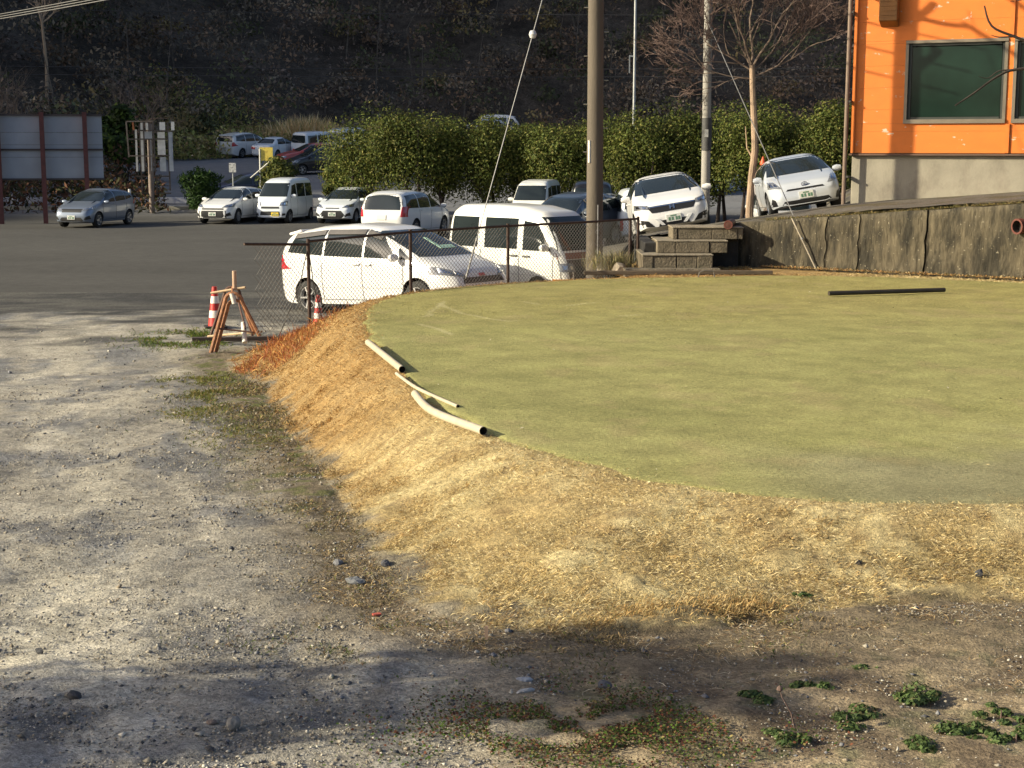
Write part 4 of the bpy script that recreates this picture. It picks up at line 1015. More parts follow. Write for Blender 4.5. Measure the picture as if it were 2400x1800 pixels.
GROUPS = 'cars parked on the two lots'
def car(name, key, label, cat, pos, heading, pnt, up=(0, 0, 1), spokes=5, plate=None, extra=None, rimm=None):
    s = SP[key]; body, bvh, cache = car_shape(key)
    f = Vector((heading[0], heading[1], 0)).normalized(); u = Vector(up).normalized()
    f = (f - u * f.dot(u)).normalized(); l_ = u.cross(f)
    t = thing(name, label, cat, pos, None, GROUPS)
    t.rotation_euler = Matrix(((f.x, l_.x, u.x), (f.y, l_.y, u.y), (f.z, l_.z, u.z))).to_euler()
    o = bpy.data.objects.new('body', body); COL.objects.link(o); o.parent = t
    o.material_slots[0].link = 'OBJECT'; o.material_slots[0].material = pnt
    def dec(nm, q, ax, m, n=(8, 6), off=.007, par=None, ck=None):
        ck = ck or (nm, ax, str(q))
        if ck not in cache: cache[ck] = patch(bvh, q, ax, n, off)
        me = cache[ck]; d = bpy.data.objects.new(nm, me); COL.objects.link(d); d.parent = par or t
        if len(me.materials) == 0: me.materials.append(m)
        if me.materials[0] is not m: d.material_slots[0].link = 'OBJECT'; d.material_slots[0].material = m
        return d
    z0, z1, y0, y1 = s['ws']; dec('windshield', [(-y0, z0), (y0, z0), (y1, z1), (-y1, z1)], 'f', GLASS, (14, 8))
    z0, z1, y0, y1 = s['rw']; dec('rear_window', [(-y0, z0), (y0, z0), (y1, z1), (-y1, z1)], 'b', GLASS, (12, 6))
    for ax in 'lr':
        for q in s['side']: dec('side_window', q, ax, GLASS, (8, 6))
        for x in s['seams']: dec('door_gap', [(x - .006, .30), (x + .006, .30), (x + .006, s['side'][0][0][1] - .03), (x - .006, s['side'][0][0][1] - .03)], ax, SEAM, (1, 10), .004)
        dec('door_gap', [(s['seams'][-1], .30), (s['seams'][0], .30), (s['seams'][0], .312), (s['seams'][-1], .312)], ax, SEAM, (12, 1), .004)
        for (x, z) in s['handles']: dec('door_handle', [(x - .09, z - .016), (x + .09, z - .012), (x + .09, z + .014), (x - .09, z + .012)], ax, (pnt if key != 'oldkeivan' else BLK), (4, 2), .035)
        if s.get('visor'):
            for q in s['side'][1:]:
                a, b = q[2], q[3]; dec('window_visor', [(b[0], b[1] - .075), (a[0], a[1] - .075), (a[0], a[1] + .01), (b[0], b[1] + .01)], ax, mat('smoked_visor', (.12, .11, .10), rough=.12, var=.1), (10, 2), .03)
    for sgn in (1, -1):
        mq = lambda q: [(y * sgn, z) for y, z in q]
        hl = dec('headlight', mq(s['head']), 'f', HEAD, (8, 5), .01)
        hc = np.array(mq(s['head'])); hm = hc.mean(0)
        for f0, sc0 in ((.35, .30), (-.30, .26)):
            ctr = hm + (hc[1] * .5 + hc[2] * .5 - hm) * f0 * 1.3; dec('lamp_reflector', [tuple(ctr + (p - hm) * np.array([sc0, sc0 * 1.6])) for p in hc], 'f', CHROME, (4, 3), .016, hl)
        dec('fog_bezel', mq(s['fog']), 'f', AMBER if s.get('fogmat') else BLK, (4, 3))
        dec('taillight', mq(s['tail']), 'b', TAIL, (6, 6), .012)
        mx_, mz = s['mirror']
        if 'mir' not in cache:
            mb = MB(); mb.lathe([(.001, -.10), (.06, -.085), (.085, 0), (.06, .085), (.001, .10)], 14); mm = mb.mesh('mirror', True); mm.materials.append(WHITE); cache['mir'] = mm
        d = bpy.data.objects.new('mirror', cache['mir']); COL.objects.link(d); d.parent = t
        d.location = (mx_, sgn * (s['W'] / 2 + .09), mz); d.rotation_euler = (R(90), 0, 0); d.scale = (.75, .95, 1.1)
        d.material_slots[0].link = 'OBJECT'; d.material_slots[0].material = pnt
        for sx in (1, -1):
            tm, rm, bm_ = tyre_rim(s['R'], spokes)
            w = bpy.data.objects.new('wheel', tm); COL.objects.link(w); w.parent = t
            w.location = (sx * s['wb'] / 2 + s.get('wheel_dx', 0), sgn * (s['W'] / 2 - .115), s['R'])
            if sgn < 0: w.rotation_euler = (0, 0, math.pi)
            for me, nm in ((rm, 'rim'), (bm_, 'hub_recess')):
                d = bpy.data.objects.new(nm, me); COL.objects.link(d); d.parent = w
                if nm == 'rim' and rimm: d.material_slots[0].link = 'OBJECT'; d.material_slots[0].material = rimm
    dec('grille', s['grille'], 'f', BLK, (10, 3)); dec('lower_grille', s['lower'], 'f', BLK, (10, 4), .005)
    py, pz = s.get('plate_y', 0), s['plate']
    pl_ = dec('number_plate', [(py - .165, pz - .08), (py + .165, pz - .08), (py + .165, pz + .08), (py - .165, pz + .08)], 'f', plate or PLATE, (3, 2), .022)
    for (ya, yb_, za, zc) in ((-.12, -.07, -.055, .02), (-.05, -.005, -.055, .02), (.035, .08, -.055, .02), (.095, .14, -.055, .02), (-.07, .06, .035, .062)):
        dec('plate_print', [(py + ya, pz + za), (py + yb_, pz + za), (py + yb_, pz + zc), (py + ya, pz + zc)], 'f', PLTXT, (1, 1), .025, pl_)
    dec('number_plate', [(-.165, s['tail'][0][1] - .10), (.165, s['tail'][0][1] - .10), (.165, s['tail'][0][1] + .06), (-.165, s['tail'][0][1] + .06)], 'b', plate or PLATE, (3, 2), .02)
    if s.get('spoiler'):
        mb = MB(); mb.box((-2.03, 0, 1.602), (.36, 1.24, .05), m=Matrix.Rotation(R(-10), 3, 'Y')); mb.obj('spoiler', pnt, t, bevel=.014)
    if extra: extra(t, dec)
    return t

rowh = (-.24, -.97)
def est_extra(t, dec):
    pg = mat('pale_green_mark', (.38, .60, .46), rough=.5, var=.03)  # pale green L-shaped mark laid on the windshield
    dec('window_mark', [(.03, 1.22), (.40, 1.22), (.40, 1.28), (.03, 1.28)], 'f', pg, (5, 2), .014)
    dec('window_mark', [(-.02, 1.22), (.06, 1.22), (.04, 1.43), (-.03, 1.43)], 'f', pg, (2, 5), .016)
    dec('emblem', [(-.07, .715), (.07, .715), (.06, .765), (-.06, .765)], 'f', mat('red_emblem', (.5, .06, .08), rough=.3, metal=.3), (3, 2), .02)
    dec('door_gap', [(-1.0, .53), (1.15, .53), (1.15, .54), (-1.0, .54)], 'r', mat('skirt_gap', (.45, .44, .42), rough=.5), (16, 1), .004)
car('parked_minivan', 'minivan', 'large white minivan nearest the camera, side on behind the fence', 'minivan', (-2.28, 29.62, .03), (.762, -.647), PEARL, up=(-.04, .034, 1), spokes=5, extra=est_extra)
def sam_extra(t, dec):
    dec('nose_shade', [(-.66, .50), (.66, .50), (.66, .93), (-.66, .93)], 'f', mat('nose_shade_tone', (.045, .03, .025), rough=.4, var=.3), (10, 5), .006)  # shaded front face painted on as a dark decal
    dec('nose_reflection', [(-.66, .94), (.66, .94), (.66, 1.06), (-.66, 1.06)], 'f', mat('grass_reflection_tone', (.22, .07, .035), rough=.5, var=.25), (10, 3), .006)  # reflection of the dry grass painted as a rust-coloured strip
    for s in (-1, 1): dec('wiper', [(s * .3 - .25, 1.15), (s * .3 + .25, 1.2), (s * .3 + .25, 1.22), (s * .3 - .25, 1.17)], 'f', BLK, (5, 1), .02)
    for ax in 'lr':
        dec('side_stripe', [(-1.55, .60), (1.45, .60), (1.45, .612), (-1.55, .612)], ax, mat('skirt_gap', (.45, .44, .42)), (14, 1), .004)
        dec('turn_signal', [(1.36, .50), (1.56, .50), (1.56, .56), (1.36, .56)], ax, AMBER, (3, 2), .01)
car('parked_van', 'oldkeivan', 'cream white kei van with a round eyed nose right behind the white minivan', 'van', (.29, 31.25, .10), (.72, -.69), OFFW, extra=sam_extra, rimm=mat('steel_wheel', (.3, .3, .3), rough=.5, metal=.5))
bpy.data.objects['parked_van']['label'] = 'cream white boxy van beside the nose of the white minivan, half behind the thick pole'
car('parked_hatchback', 'hatch', 'silver blue hatchback alone at the far left under the billboard', 'car', (-17.05, 63.3, 0), rowh, SILVER)
car('parked_wagon', 'wagon', 'white wagon with a dark front bumper beside the dark spiky shrub', 'car', (-12.0, 66.6, 0), rowh, WHITE, spokes=7)
car('parked_van', 'keivan', 'white kei van with a yellow plate between two parked hatchbacks', 'van', (-9.82, 66.9, 0), rowh, COOL, plate=PLATEY, rimm=mat('steel_wheel', (.3, .3, .3)))
car('parked_hatchback', 'compact', 'pale silver hatchback with a wide black lower grille right of the kei van', 'car', (-7.05, 66.4, 0), rowh, COOL)
car('parked_suv', 'suv', 'white estate seen from behind with red tail lights and dark glass', 'car', (-3.78, 55.6, 0), (.33, .94), WHITE)
car('parked_van', 'keivan', 'small white van seen over the roof of the cream van', 'van', (1.0, 61.7, .02), rowh, OFFW)
car('parked_minivan', 'minivan', 'slate blue minivan half hidden behind the thick pole', 'minivan', (1.95, 50.4, .0), (-.45, -.89), SLATE)
car('parked_van', 'bigvan', 'black van showing its back just right of the thick pole', 'van', (2.98, 57.5, 0), (.05, 1), BLACKP)
car('parked_wagon', 'boxwagon', 'white box wagon with a red tail light hidden by the white hatchback on the terrace', 'car', (4.32, 52, .05), (0, 1), COOL)
def fit_extra(t, dec):
    e = [(-.055, .60, -.03, .70), (.03, .60, .055, .70)]
    for a in e: dec('emblem', [(a[0], a[1]), (a[2], a[1]), (a[2], a[3]), (a[0], a[3])], 'f', CHROME, (1, 3), .02)
    dec('emblem', [(-.03, .64), (.03, .64), (.03, .66), (-.03, .66)], 'f', CHROME, (1, 1), .02)
    dec('grille_bar', [(-.5, .685), (.5, .685), (.52, .715), (-.52, .715)], 'f', CHROME, (10, 1), .016)
    dec('bumper_strip', [(.20, .27), (.28, .27), (.42, .43), (.33, .43)], 'f', WHITE, (3, 4), .016)
    dec('bumper_strip', [(-.28, .27), (-.20, .27), (-.33, .43), (-.42, .43)], 'f', WHITE, (3, 4), .016)
car('parked_hatchback', 'facehatch', 'white hatchback with a black grille tilted on the terrace above the steps', 'car', (3.72, 36.2, 1.10), (-.02, -1), PEARL, up=(-.165, .085, 1), extra=fit_extra)
def aq_extra(t, dec):
    ring = MB()
    for k in range(20):
        a, b = 2 * math.pi * k / 20, 2 * math.pi * (k + 1) / 20
        ring.bar((1.925, .07 * math.cos(a), .70 + .045 * math.sin(a)), (1.925, .07 * math.cos(b), .70 + .045 * math.sin(b)), .014)
    ring.bar((1.925, -.045, .715), (1.925, .045, .715), .012); ring.bar((1.925, 0, .66), (1.925, 0, .735), .012)
    ring.obj('emblem', mat('dark_blue_chrome', (.10, .12, .20), rough=.2, metal=.9, var=0), t)
car('parked_hatchback', 'lowhatch', 'silver white low hatchback on the terrace beside the orange building', 'car', (6.95, 37.4, 1.58), (-.06, -1), paint('silver_white_paint', (.62, .65, .70), .3), up=(-.165, .06, 1), extra=aq_extra)
car('parked_sedan', 'sedan', 'dark green sedan behind the foot of the slim grey pole', 'car', (6.25, 58.5, 0), (-.1, -1), GREENP)
car('parked_wagon', 'boxwagon', 'white box wagon with sunlit tail showing left of the silver white hatchback', 'car', (9.2, 53, .05), (0, 1), WHITE)
car('parked_sedan', 'sedan', 'dark navy sedan behind the white wagon and kei van', 'car', (-13.3, 77.5, .46), (-.9, -.35), NAVY, up=(0, -.07, 1))
UPN = (0, -.07, 1)
car('parked_minivan', 'minivan', 'white minivan at the left end of the row on the upper lot', 'minivan', (-18.9, 110, 2.52), (.45, .89), WHITE, up=UPN)
car('parked_sedan', 'sedan', 'white sedan on the upper lot beside the leftmost minivan', 'car', (-16.35, 108.4, 2.48), (.4, .92), COOL, up=UPN)
car('parked_suv', 'boxwagon', 'pale silver box car on the upper lot behind the red roof', 'car', (-13.7, 109, 2.5), (.6, .8), COOL, up=UPN)
car('parked_van', 'bigvan', 'tall white van at the right end of the row on the upper lot', 'van', (-11.6, 111, 2.6), (.35, .93), WHITE, up=UPN)
car('parked_sedan', 'sedan', 'dull red car on the slope behind the rounded shrub', 'car', (-12.6, 97.5, 2.0), (-.9, -.44), REDP, up=UPN)
car('parked_hatchback', 'hatch', 'black hatchback on the slope between the rounded shrub and the hedge', 'car', (-11.2, 90, 1.68), (-.9, -.44), BLACKP, up=UPN)
lg = MB(); lg.box((0, 0, 1.8), (18, 9, 3.9)); o = lg.obj('raised_verge', mat('verge_earth', (.07, .055, .03), rough=1, var=.4), bevel=.3); o.location = (0, 121.5, 0); tag(o, kind='structure')
car('parked_sedan', 'wagon', 'white car peeping over the hedge on the raised verge', 'car', (-2.55, 120, 3.8), (-1, -.1), COOL)
car('parked_truck', 'oldkeivan', 'white cab of a small truck peeping over the hedge beside a white car', 'truck', (-.75, 120.5, 3.7), (1, -.15), WHITE)
car('parked_van', 'keivan', 'white van glimpsed under the hedge right of the slim grey pole', 'van', (10.9, 80.5, .75), (-.5, -.87), COOL)
car('parked_hatchback', 'hatch', 'white car glimpsed under the hedge above the white terrace hatchback', 'car', (8.5, 79, .68), (-1, -.2), COOL)
# ------------------------------------------------------------------ plants
LEAF = leaf_mat('leaf', .55, .25); DLEAF = leaf_mat('dry_leaf', .8, .15); BLADE = leaf_mat('dry_blade', .75, .2)
BARK = mat('grey_brown_bark', (.20, .135, .09), rough=.9, var=.35, vscale=9, bump=.6, bscale=25, stretch=(1, 1, .3))
PBARK = mat('pale_bark', (.36, .26, .17), rough=.85, var=.3, vscale=7, bump=.5, bscale=25, stretch=(1, 1, .3))
TWIG = mat('red_brown_twig', (.11, .07, .058), rough=.85, var=.3)
DBARK = mat('dark_bark', (.035, .025, .02), rough=.9, var=.3)
def unit(a): return a / (np.linalg.norm(a, axis=1, keepdims=True) + 1e-9)
def leaves(name, P, size, col, m, parent=None, nrm=None, asp=.55, jit=.8, fold=True):
    N = len(P); size = np.broadcast_to(size, (N,))
    r = unit(rng.normal(size=(N, 3)))
    nv = r if nrm is None else unit(nrm + jit * r)
    t = unit(np.cross(nv, unit(rng.normal(size=(N, 3))))); b = np.cross(nv, t)
    h = size[:, None] * .5; w = h * asp
    # a pointed leaf of four corners, slightly folded along its rib
    A = P - t * h; B = P + b * w + nv * h * .18; Cc = P + t * h; D = P - b * w + nv * h * .18
    V = np.stack([A, B, Cc, D], 1).reshape(-1, 3)
    F_ = np.arange(4 * N).reshape(N, 4)
    c = np.repeat(np.clip(col, 0, 1), 4, 0)
    return link(name, np_mesh(name, V, F_, c), m, parent)
def colmix(N, cols, w=None, j=.25):
    cols = np.array(cols); i = rng.choice(len(cols), N, p=w)
    return cols[i] * (1 + j * rng.uniform(-1, 1, (N, 1)))
def lumps(n, c, rx, ry, rz, r, shell=.72):
    """n lump centres in an ellipsoid"""
    d = unit(rng.normal(size=(n, 3))) * (rng.random((n, 1)) ** .45) * shell
    return np.array(c) + d * np.array([rx, ry, rz])
def crown_pts(N, L, rad, squash=.85):
    i = rng.integers(0, len(L), N); d = unit(rng.normal(size=(N, 3)))
    rr = (rng.random((N, 1)) ** .35) * rad[i][:, None]
    return L[i] + d * rr * np.array([1, 1, squash]), d, i
def leafy(name, label, cat, x, y, z0, w, zc0, ztop, n, size, cols, wts=None, group=None, trunks=1, nl=16, dep=None, tmat=DBARK, asp=.55, flat=False):
    t = thing(name, label, cat, (x, y, z0), None, group)
    cz = (zc0 + ztop) / 2 - z0; rz = (ztop - zc0) / 2; dep = dep or w
    L = lumps(nl, (0, 0, cz), w / 2, dep / 2, rz, 0, .68); rad = rng.uniform(.26, .42, nl) * min(w, 2 * rz) * .62
    P, d, i = crown_pts(n, L, rad)
    out = unit(P - np.array([0, 0, cz - rz * .4]))
    tint = rng.uniform(.75, 1.25, (nl, 1))[i]
    leaves('crown', P, size * rng.uniform(.6, 1.3, n), colmix(n, cols, wts) * tint, LEAF, t, out * .6 + d * .6, asp)
    for k in range(trunks):
        a = rng.uniform(0, 6.28); r0 = .02 + w * .10 * (trunks > 1)
        p0 = (r0 * math.cos(a), r0 * math.sin(a), -.15); p1 = (r0 * 1.6 * math.cos(a), r0 * 1.6 * math.sin(a), (zc0 - z0) * .7); p2 = tuple(L[k % nl])
        MB().tube([p0, p1, p2], [.035 + .022 * w, .025 + .016 * w, .02], 7).obj('trunk', tmat, t, True)
    return t
HC = [(.095, .122, .028), (.135, .148, .034), (.06, .082, .02), (.185, .172, .05)]
hedge = [(-6.1, 66.5, 4.3, 1.0, 4.75, 'tall dark hedge tree with a ragged top at the left end of the hedge'), (-4.4, 66, 3.6, .9, 5.15, 'tallest hedge tree, above the white estate'), (-2.75, 66, 3.2, 1.0, 4.65, 'hedge tree above the right half of the white estate'),
         (-1.1, 66.3, 3.0, 1.15, 4.42, 'hedge tree directly over the cream van roof'), (.55, 66, 3.0, 1.1, 4.35, 'hedge tree crossed by the long guy wire'), (2.15, 65.5, 3.0, 1.1, 4.5, 'hedge tree left of the thick pole'),
         (3.7, 65, 2.9, 1.0, 4.55, 'hedge tree just right of the thick pole'), (5.25, 64.5, 2.9, 1.0, 4.7, 'hedge tree at the foot of the thin lamp pole'), (6.75, 64, 2.9, 1.0, 4.75, 'hedge tree over the white terrace hatchback'),
         (8.2, 63.5, 3.0, .9, 5.2, 'hedge tree right of the slim grey pole'), (9.7, 63, 2.9, .8, 5.35, 'hedge tree behind the bare tree trunk'), (11.2, 63, 3.0, .8, 5.3, 'hedge tree left of the silver white hatchback roof'),
         (12.7, 62.5, 3.0, .7, 5.4, 'hedge tree over the silver white hatchback'), (14.2, 62.5, 3.0, .7, 5.3, 'last hedge tree, next to the orange building')]
for q_, (x, y, w, zc, zt_, lab) in enumerate(hedge):
    y += (0, -.7, .5, -.5, .7, -.3, .6, -.6, .3, .8, -.4, .5, -.5, .4)[q_]; HCq = [tuple(np.array(c) * (1, .78, 1.12, .85, 1.1, .9, 1.15, .95, .8, 1.1, .9, 1.1, .85, 1)[q_]) for c in HC]
    leafy('hedge_tree', lab, 'hedge tree', x, y, -.05, w * 1.32, zc - .75, zt_ + .55, 15000, .115, HCq, [.36, .32, .18, .14], 'clipped evergreen trees forming the hedge', 3, 46, 2.8)
leafy('shrub', 'broad leaved shrub with yellow flecks in front of the left end of the hedge', 'shrub', -7.45, 69.5, .15, 2.4, .25, 3.35, 3000, .26, [(.04, .055, .014), (.10, .10, .02), (.22, .20, .05)], [.6, .3, .1], None, 2, 14)
leafy('shrub', 'rounded olive shrub behind the white kei van', 'shrub', -10.75, 73, .3, 2.7, .5, 3.2, 3200, .2, [(.07, .085, .02), (.11, .11, .03), (.045, .06, .015)], None, None, 2, 16)
t = thing('shrub', 'dark spiky evergreen shrub left of the white wagon', 'shrub', (-14.3, 71, .2))
n = 2600; a = rng.uniform(0, 6.28, n); rr = rng.random(n) ** .5; hh = rng.random(n)
P = np.stack([np.cos(a) * rr * .95 * (.55 + .6 * hh), np.sin(a) * rr * .8, .2 + 1.95 * hh * (1 - .25 * rr)], 1)
leaves('crown', P, rng.uniform(.16, .34, n), colmix(n, [(.02, .045, .012), (.045, .085, .02)]), LEAF, t, np.stack([np.cos(a), np.sin(a), np.zeros(n)], 1), .22, .7)
MB().tube([(0, 0, -.2), (0, 0, 1)], [.09, .05], 7).obj('trunk', DBARK, t)
leafy('bush', 'bright green leafy bush beside the top right corner of the billboard', 'bush', -21.2, 84, 1.2, 3.2, 1.3, 6.4, 2600, .34, [(.05, .08, .02), (.10, .15, .03), (.03, .045, .015)], [.45, .2, .35], None, 2, 18)

# ---- bare trees
def bare_tree(name, label, cat, base, trunk_pts, r0, m_tr, m_tw, levels, seeds, spread=.55, seglen=1.0, twigs=True, up=.25, fan=3, tw=.006):
    t = thing(name, label, cat, base)
    rd = random.Random(seeds)
    MB().tube([Vector(p) for p in trunk_pts], [r0 * (1 - .35 * i / (len(trunk_pts) - 1)) for i in range(len(trunk_pts))], 10).obj('trunk', m_tr, t, True)
    big, small = MB(), MB()
    def grow(p, d, L, r, lv):
        pts = [p]; dd = d.copy(); q = p.copy()
        for k in range(4):
            dd = (dd + Vector((rd.gauss(0, .16), rd.gauss(0, .16), rd.gauss(up * .12, .12)))).normalized(); q = q + dd * (L / 4); pts.append(q)
        (big if lv > levels - 2 else small).tube(pts, [r, r * .88, r * .76, r * .66, r * .55], 6 if lv > levels - 2 else 4, False)
        if lv <= 0: return
        for k in range(fan if lv < levels else fan + 1):
            i = rd.choice((2, 3, 4, 4)) if lv < levels else rd.choice((1, 2, 3, 4))
            ax = Vector((rd.gauss(0, 1), rd.gauss(0, 1), rd.gauss(0, 1))).normalized()
            nd = (dd + ax * spread * rd.uniform(.6, 1.5) + Vector((0, 0, up * .3))).normalized()
            grow(pts[i], nd, L * rd.uniform(.55, .85), max(tw, r * .58), lv - 1)
    return t, big, small, grow, rd
def finish(t, big, small, m_tr, m_tw):
    big.obj('limbs', m_tr, t, True); o = small.obj('twigs', m_tw, t); o['kind'] = 'stuff'
RBARK = mat('red_brown_bark', (.29, .205, .14), rough=.85, var=.35, vscale=7, bump=.5, bscale=25, stretch=(1, 1, .3))
tb_ = Vector((6.19, 40, zt(6.19, 40)))
t, bg_, sm_, grow, rd = bare_tree('bare_tree', 'leafless tree with a pale curved trunk and reddish twigs left of the orange building', 'tree', tb_,
     [(0, 0, -.2), (-.04, 0, .25), (.0, 0, 1.2), (.07, 0, 1.9), (.03, 0, 2.6), (-.02, 0, 3.3), (-.06, 0, 4.05)], .115, RBARK, TWIG, 5, 11, tw=.008)
for d, L, r_, st_ in (((-.9, .1, .55), 1.35, .045, 3.9), ((-.5, -.4, .85), 1.5, .05, 4.0), ((.1, .3, 1), 1.6, .055, 4.05), ((.45, -.2, .95), 1.55, .05, 4.0), ((.95, .2, .35), 1.4, .04, 3.75), ((.75, .4, .7), 1.4, .04, 3.9), ((-.95, -.2, .15), 1.2, .032, 3.7), ((-.3, .5, .8), 1.4, .045, 3.95)):
    grow(Vector((-.05, 0, st_)), Vector(d).normalized(), L, r_ * .62, 5)
MB().tube([(.0, 0, 1.72), (-.14, .02, 1.95), (-.19, .02, 2.5)], [.03, .018, .01], 6).obj('side_shoot', PBARK, t, True)
finish(t, bg_, sm_, mat('purple_brown_bark', (.15, .108, .082), rough=.85, var=.3), TWIG)
# tree just outside the right edge; two of its low branches reach into view
t = thing('bare_tree', 'dark bare branches reaching in from the right edge before the orange building', 'tree', (9.75, 23.2, 1.0))
MB().tube([(0, 0, -.1), (.05, 0, 2.4), (-.05, .05, 3.2), (.1, 0, 5.5)], [.14, .11, .10, .05], 10).obj('trunk', DBARK, t, True)
for pts, r_ in (([(.0, 0, 2.6), (-.9, -.1, 2.75), (-1.9, -.2, 3.28), (-2.35, -.2, 3.32), (-2.62, -.2, 3.22), (-2.95, -.2, 2.98), (-3.22, -.2, 2.8)], .034), ([(0, 0, 3.3), (-.9, -.1, 3.48), (-1.85, -.15, 3.62), (-2.38, -.15, 3.80), (-2.72, -.15, 3.95), (-2.84, -.15, 4.24)], .036),
                ([(-2.38, -.15, 3.80), (-2.6, -.15, 3.79), (-2.72, -.15, 3.82)], .014), ([(-2.35, -.2, 3.32), (-2.6, -.2, 3.30), (-2.74, -.18, 3.20), (-2.88, -.18, 3.22)], .012),
                ([(0, 0, 3.9), (-1.1, -.1, 4.5), (-1.9, -.1, 4.52), (-2.3, -.12, 4.68), (-2.5, -.12, 4.72)], .018), ([(-1.9, -.1, 4.52), (-2.2, -.1, 4.35), (-2.45, -.1, 4.3)], .012), ([(-2.3, -.12, 4.68), (-2.34, -.1, 4.9), (-2.28, -.1, 5.1)], .010)):
    P = [Vector(q) for q in catmull(pts, 4, False)]
    MB().tube(P, [r_ * (1 - .7 * i / (len(P) - 1)) for i in range(len(P))], 7).obj('branch', DBARK, t, True)
# pale trees before the hill on the left
for x, y, lab, sd, hh, m_ in ((-31.0, 104, 'pale grey forked tree trunk high on the left of the hillside', 3, 6.0, PBARK), (-23.8, 100, 'greyish leafless shrub above the sign frame', 5, 1.6, BARK), (-29.0, 88, 'leafless brown shrub rising behind the billboard', 8, 1.4, BARK)):
    z0 = float(z_hill(np.array([float(x)]), np.array([float(y)]))[0]) if hill_D(np.array([float(x)]), np.array([float(y)]))[0] > 0 else float(z_base(np.array([x]), np.array([y]))[0])
    t, bg_, sm_, grow, rd = bare_tree('bare_tree', lab, 'tree', (x, y, z0), [(0, 0, -.5), (.1, 0, hh * .5), (-.1, 0, hh)], .13 if hh > 3 else .07, m_, BARK, 4, sd)
    for k in range(5): grow(Vector((-.1, 0, hh * .95)), Vector((rd.gauss(0, .7), rd.gauss(0, .5), 1)).normalized(), 2.0, .06, 4)
    finish(t, bg_, sm_, m_, mat('grey_twig', (.16, .12, .09), rough=.9, var=.3))

# ---- the wood on the hill
NC = 2900
wx = rng.uniform(-62, 62, NC); wy = rng.uniform(60, 175, NC); wd = hill_D(wx, wy)
k = (wd > 1.0) & (wd < 62); wx, wy, wd = wx[k], wy[k], wd[k]; NC = len(wx)
wz = z_hill(wx, wy, wd)
wr = rng.uniform(1.2, 3.2, NC); PER = 105
kindc = np.array([(.12, .11, .09), (.16, .12, .088), (.075, .088, .05), (.19, .16, .08), (.10, .085, .078), (.26, .22, .165)])
kc = kindc[rng.choice(6, NC, p=[.28, .24, .2, .08, .14, .06])]
zone = fbm(wx * .06, wz * .12, 3, 91)[:, None]; kc = kc * (.7 + zone * 1.05) * np.array([[1.08, 1.0, .92]])
C0 = np.stack([wx, wy, wz + wr * .9], 1)
d = unit(rng.normal(size=(NC * PER, 3))); d[:, 2] = np.abs(d[:, 2]) * .9 - .25
P = np.repeat(C0, PER, 0) + d * (rng.random((NC * PER, 1)) ** .4) * np.repeat(wr, PER)[:, None]
cc = np.repeat(kc, PER, 0) * rng.uniform(.55, 1.5, (NC * PER, 1))
o = leaves('hillside_wood', P, rng.uniform(.18, .50, len(P)), cc, DLEAF, None, d, .5, .9); tag(o, 'dark winter wood covering the hillside', kind='stuff')
tk = MB()
for i in rng.choice(NC, 260, replace=False):
    tk.tube([(wx[i], wy[i] - .5, wz[i] - .3), (wx[i] + rng.normal(0, .3), wy[i] - .6, wz[i] + wr[i] * 1.2), (wx[i] + rng.normal(0, .7), wy[i] - .6, wz[i] + wr[i] * 2.2)], [.09, .06, .02], 4, False)
o = tk.obj('woodland_trunks', mat('grey_trunk', (.10, .085, .07), rough=.9, var=.4)); tag(o, 'thin grey trunks standing in the hillside wood', kind='stuff')

# ---- grass and weeds, blade by blade
def blades(name, P, length, width, lean, col, m, parent=None, az=None, seg=1):
    """thin pointed blades; lean 0 = upright, 1 = flat"""
    N = len(P); az = rng.uniform(0, 6.283, N) if az is None else az
    el = (1 - np.clip(lean, 0, .97)) * math.pi / 2
    dirv = np.stack([np.cos(az) * np.cos(el), np.sin(az) * np.cos(el), np.sin(el)], 1)
    ra = rng.uniform(0, 6.283, N); side = np.stack([np.cos(ra), np.sin(ra), np.zeros(N)], 1)
    side = unit(side - dirv * (side * dirv).sum(1, keepdims=True))
    w = np.broadcast_to(width, (N,))[:, None] * .5; L = np.broadcast_to(length, (N,))[:, None]
    mid = P + dirv * L * .55; tip = P + dirv * L - np.array([0, 0, 1]) * L * .18
    V = np.stack([P, mid + side * w, tip, mid - side * w], 1).reshape(-1, 3)
    return link(name, np_mesh(name, V, np.arange(4 * N).reshape(N, 4), np.repeat(np.clip(col, 0, 1), 4, 0)), m, parent)
def on_land(x, y):
    t, ig, io, dg, do = bank_t(x, y); return z_land(x, y, t), t, ig, io, dg, do
def scatter(N, x0, x1, y0, y1, ex=1.6):
    """more points near the camera"""
    y = y0 * (y1 / y0) ** rng.random(N); x = rng.uniform(-.39, .39, N) * y * 1.0
    k = (x > x0) & (x < x1); return x[k], y[k]
x, y = scatter(860000, -4.6, 9, 7.0, 31)
z, t_, ig, io, dg, do = on_land(x, y)
n2_ = fbm(x * 2.6, y * 1.6, 4, 41); n3_ = fbm(x * 9, y * 7, 3, 51)
k = io & ((~ig) | (rng.random(len(x)) > dg / .24)) & (t_ < .99 - .6 * np.clip(n3_ - .45, 0, 1)) & (rng.random(len(x)) < .9)
edge_ = (t_ + (n3_ - .5) * .35 + (n2_ - .5) * .3 - .80) / .2
k &= rng.random(len(x)) > np.clip(edge_, 0, .85)
k &= ~((x > 4.4) & (y > 27.0))
x, y, z, t_ = x[k], y[k], z[k], t_[k]; N = len(x); sc = np.maximum(1, y / 9.5)
far = np.clip((y - 10.5) / 8 - (x + .2) * .25, 0, 1)
cA = colmix(N, [(.57, .45, .215), (.67, .555, .305), (.46, .335, .145), (.32, .225, .105), (.74, .635, .40)], [.33, .27, .2, .1, .1], .2)
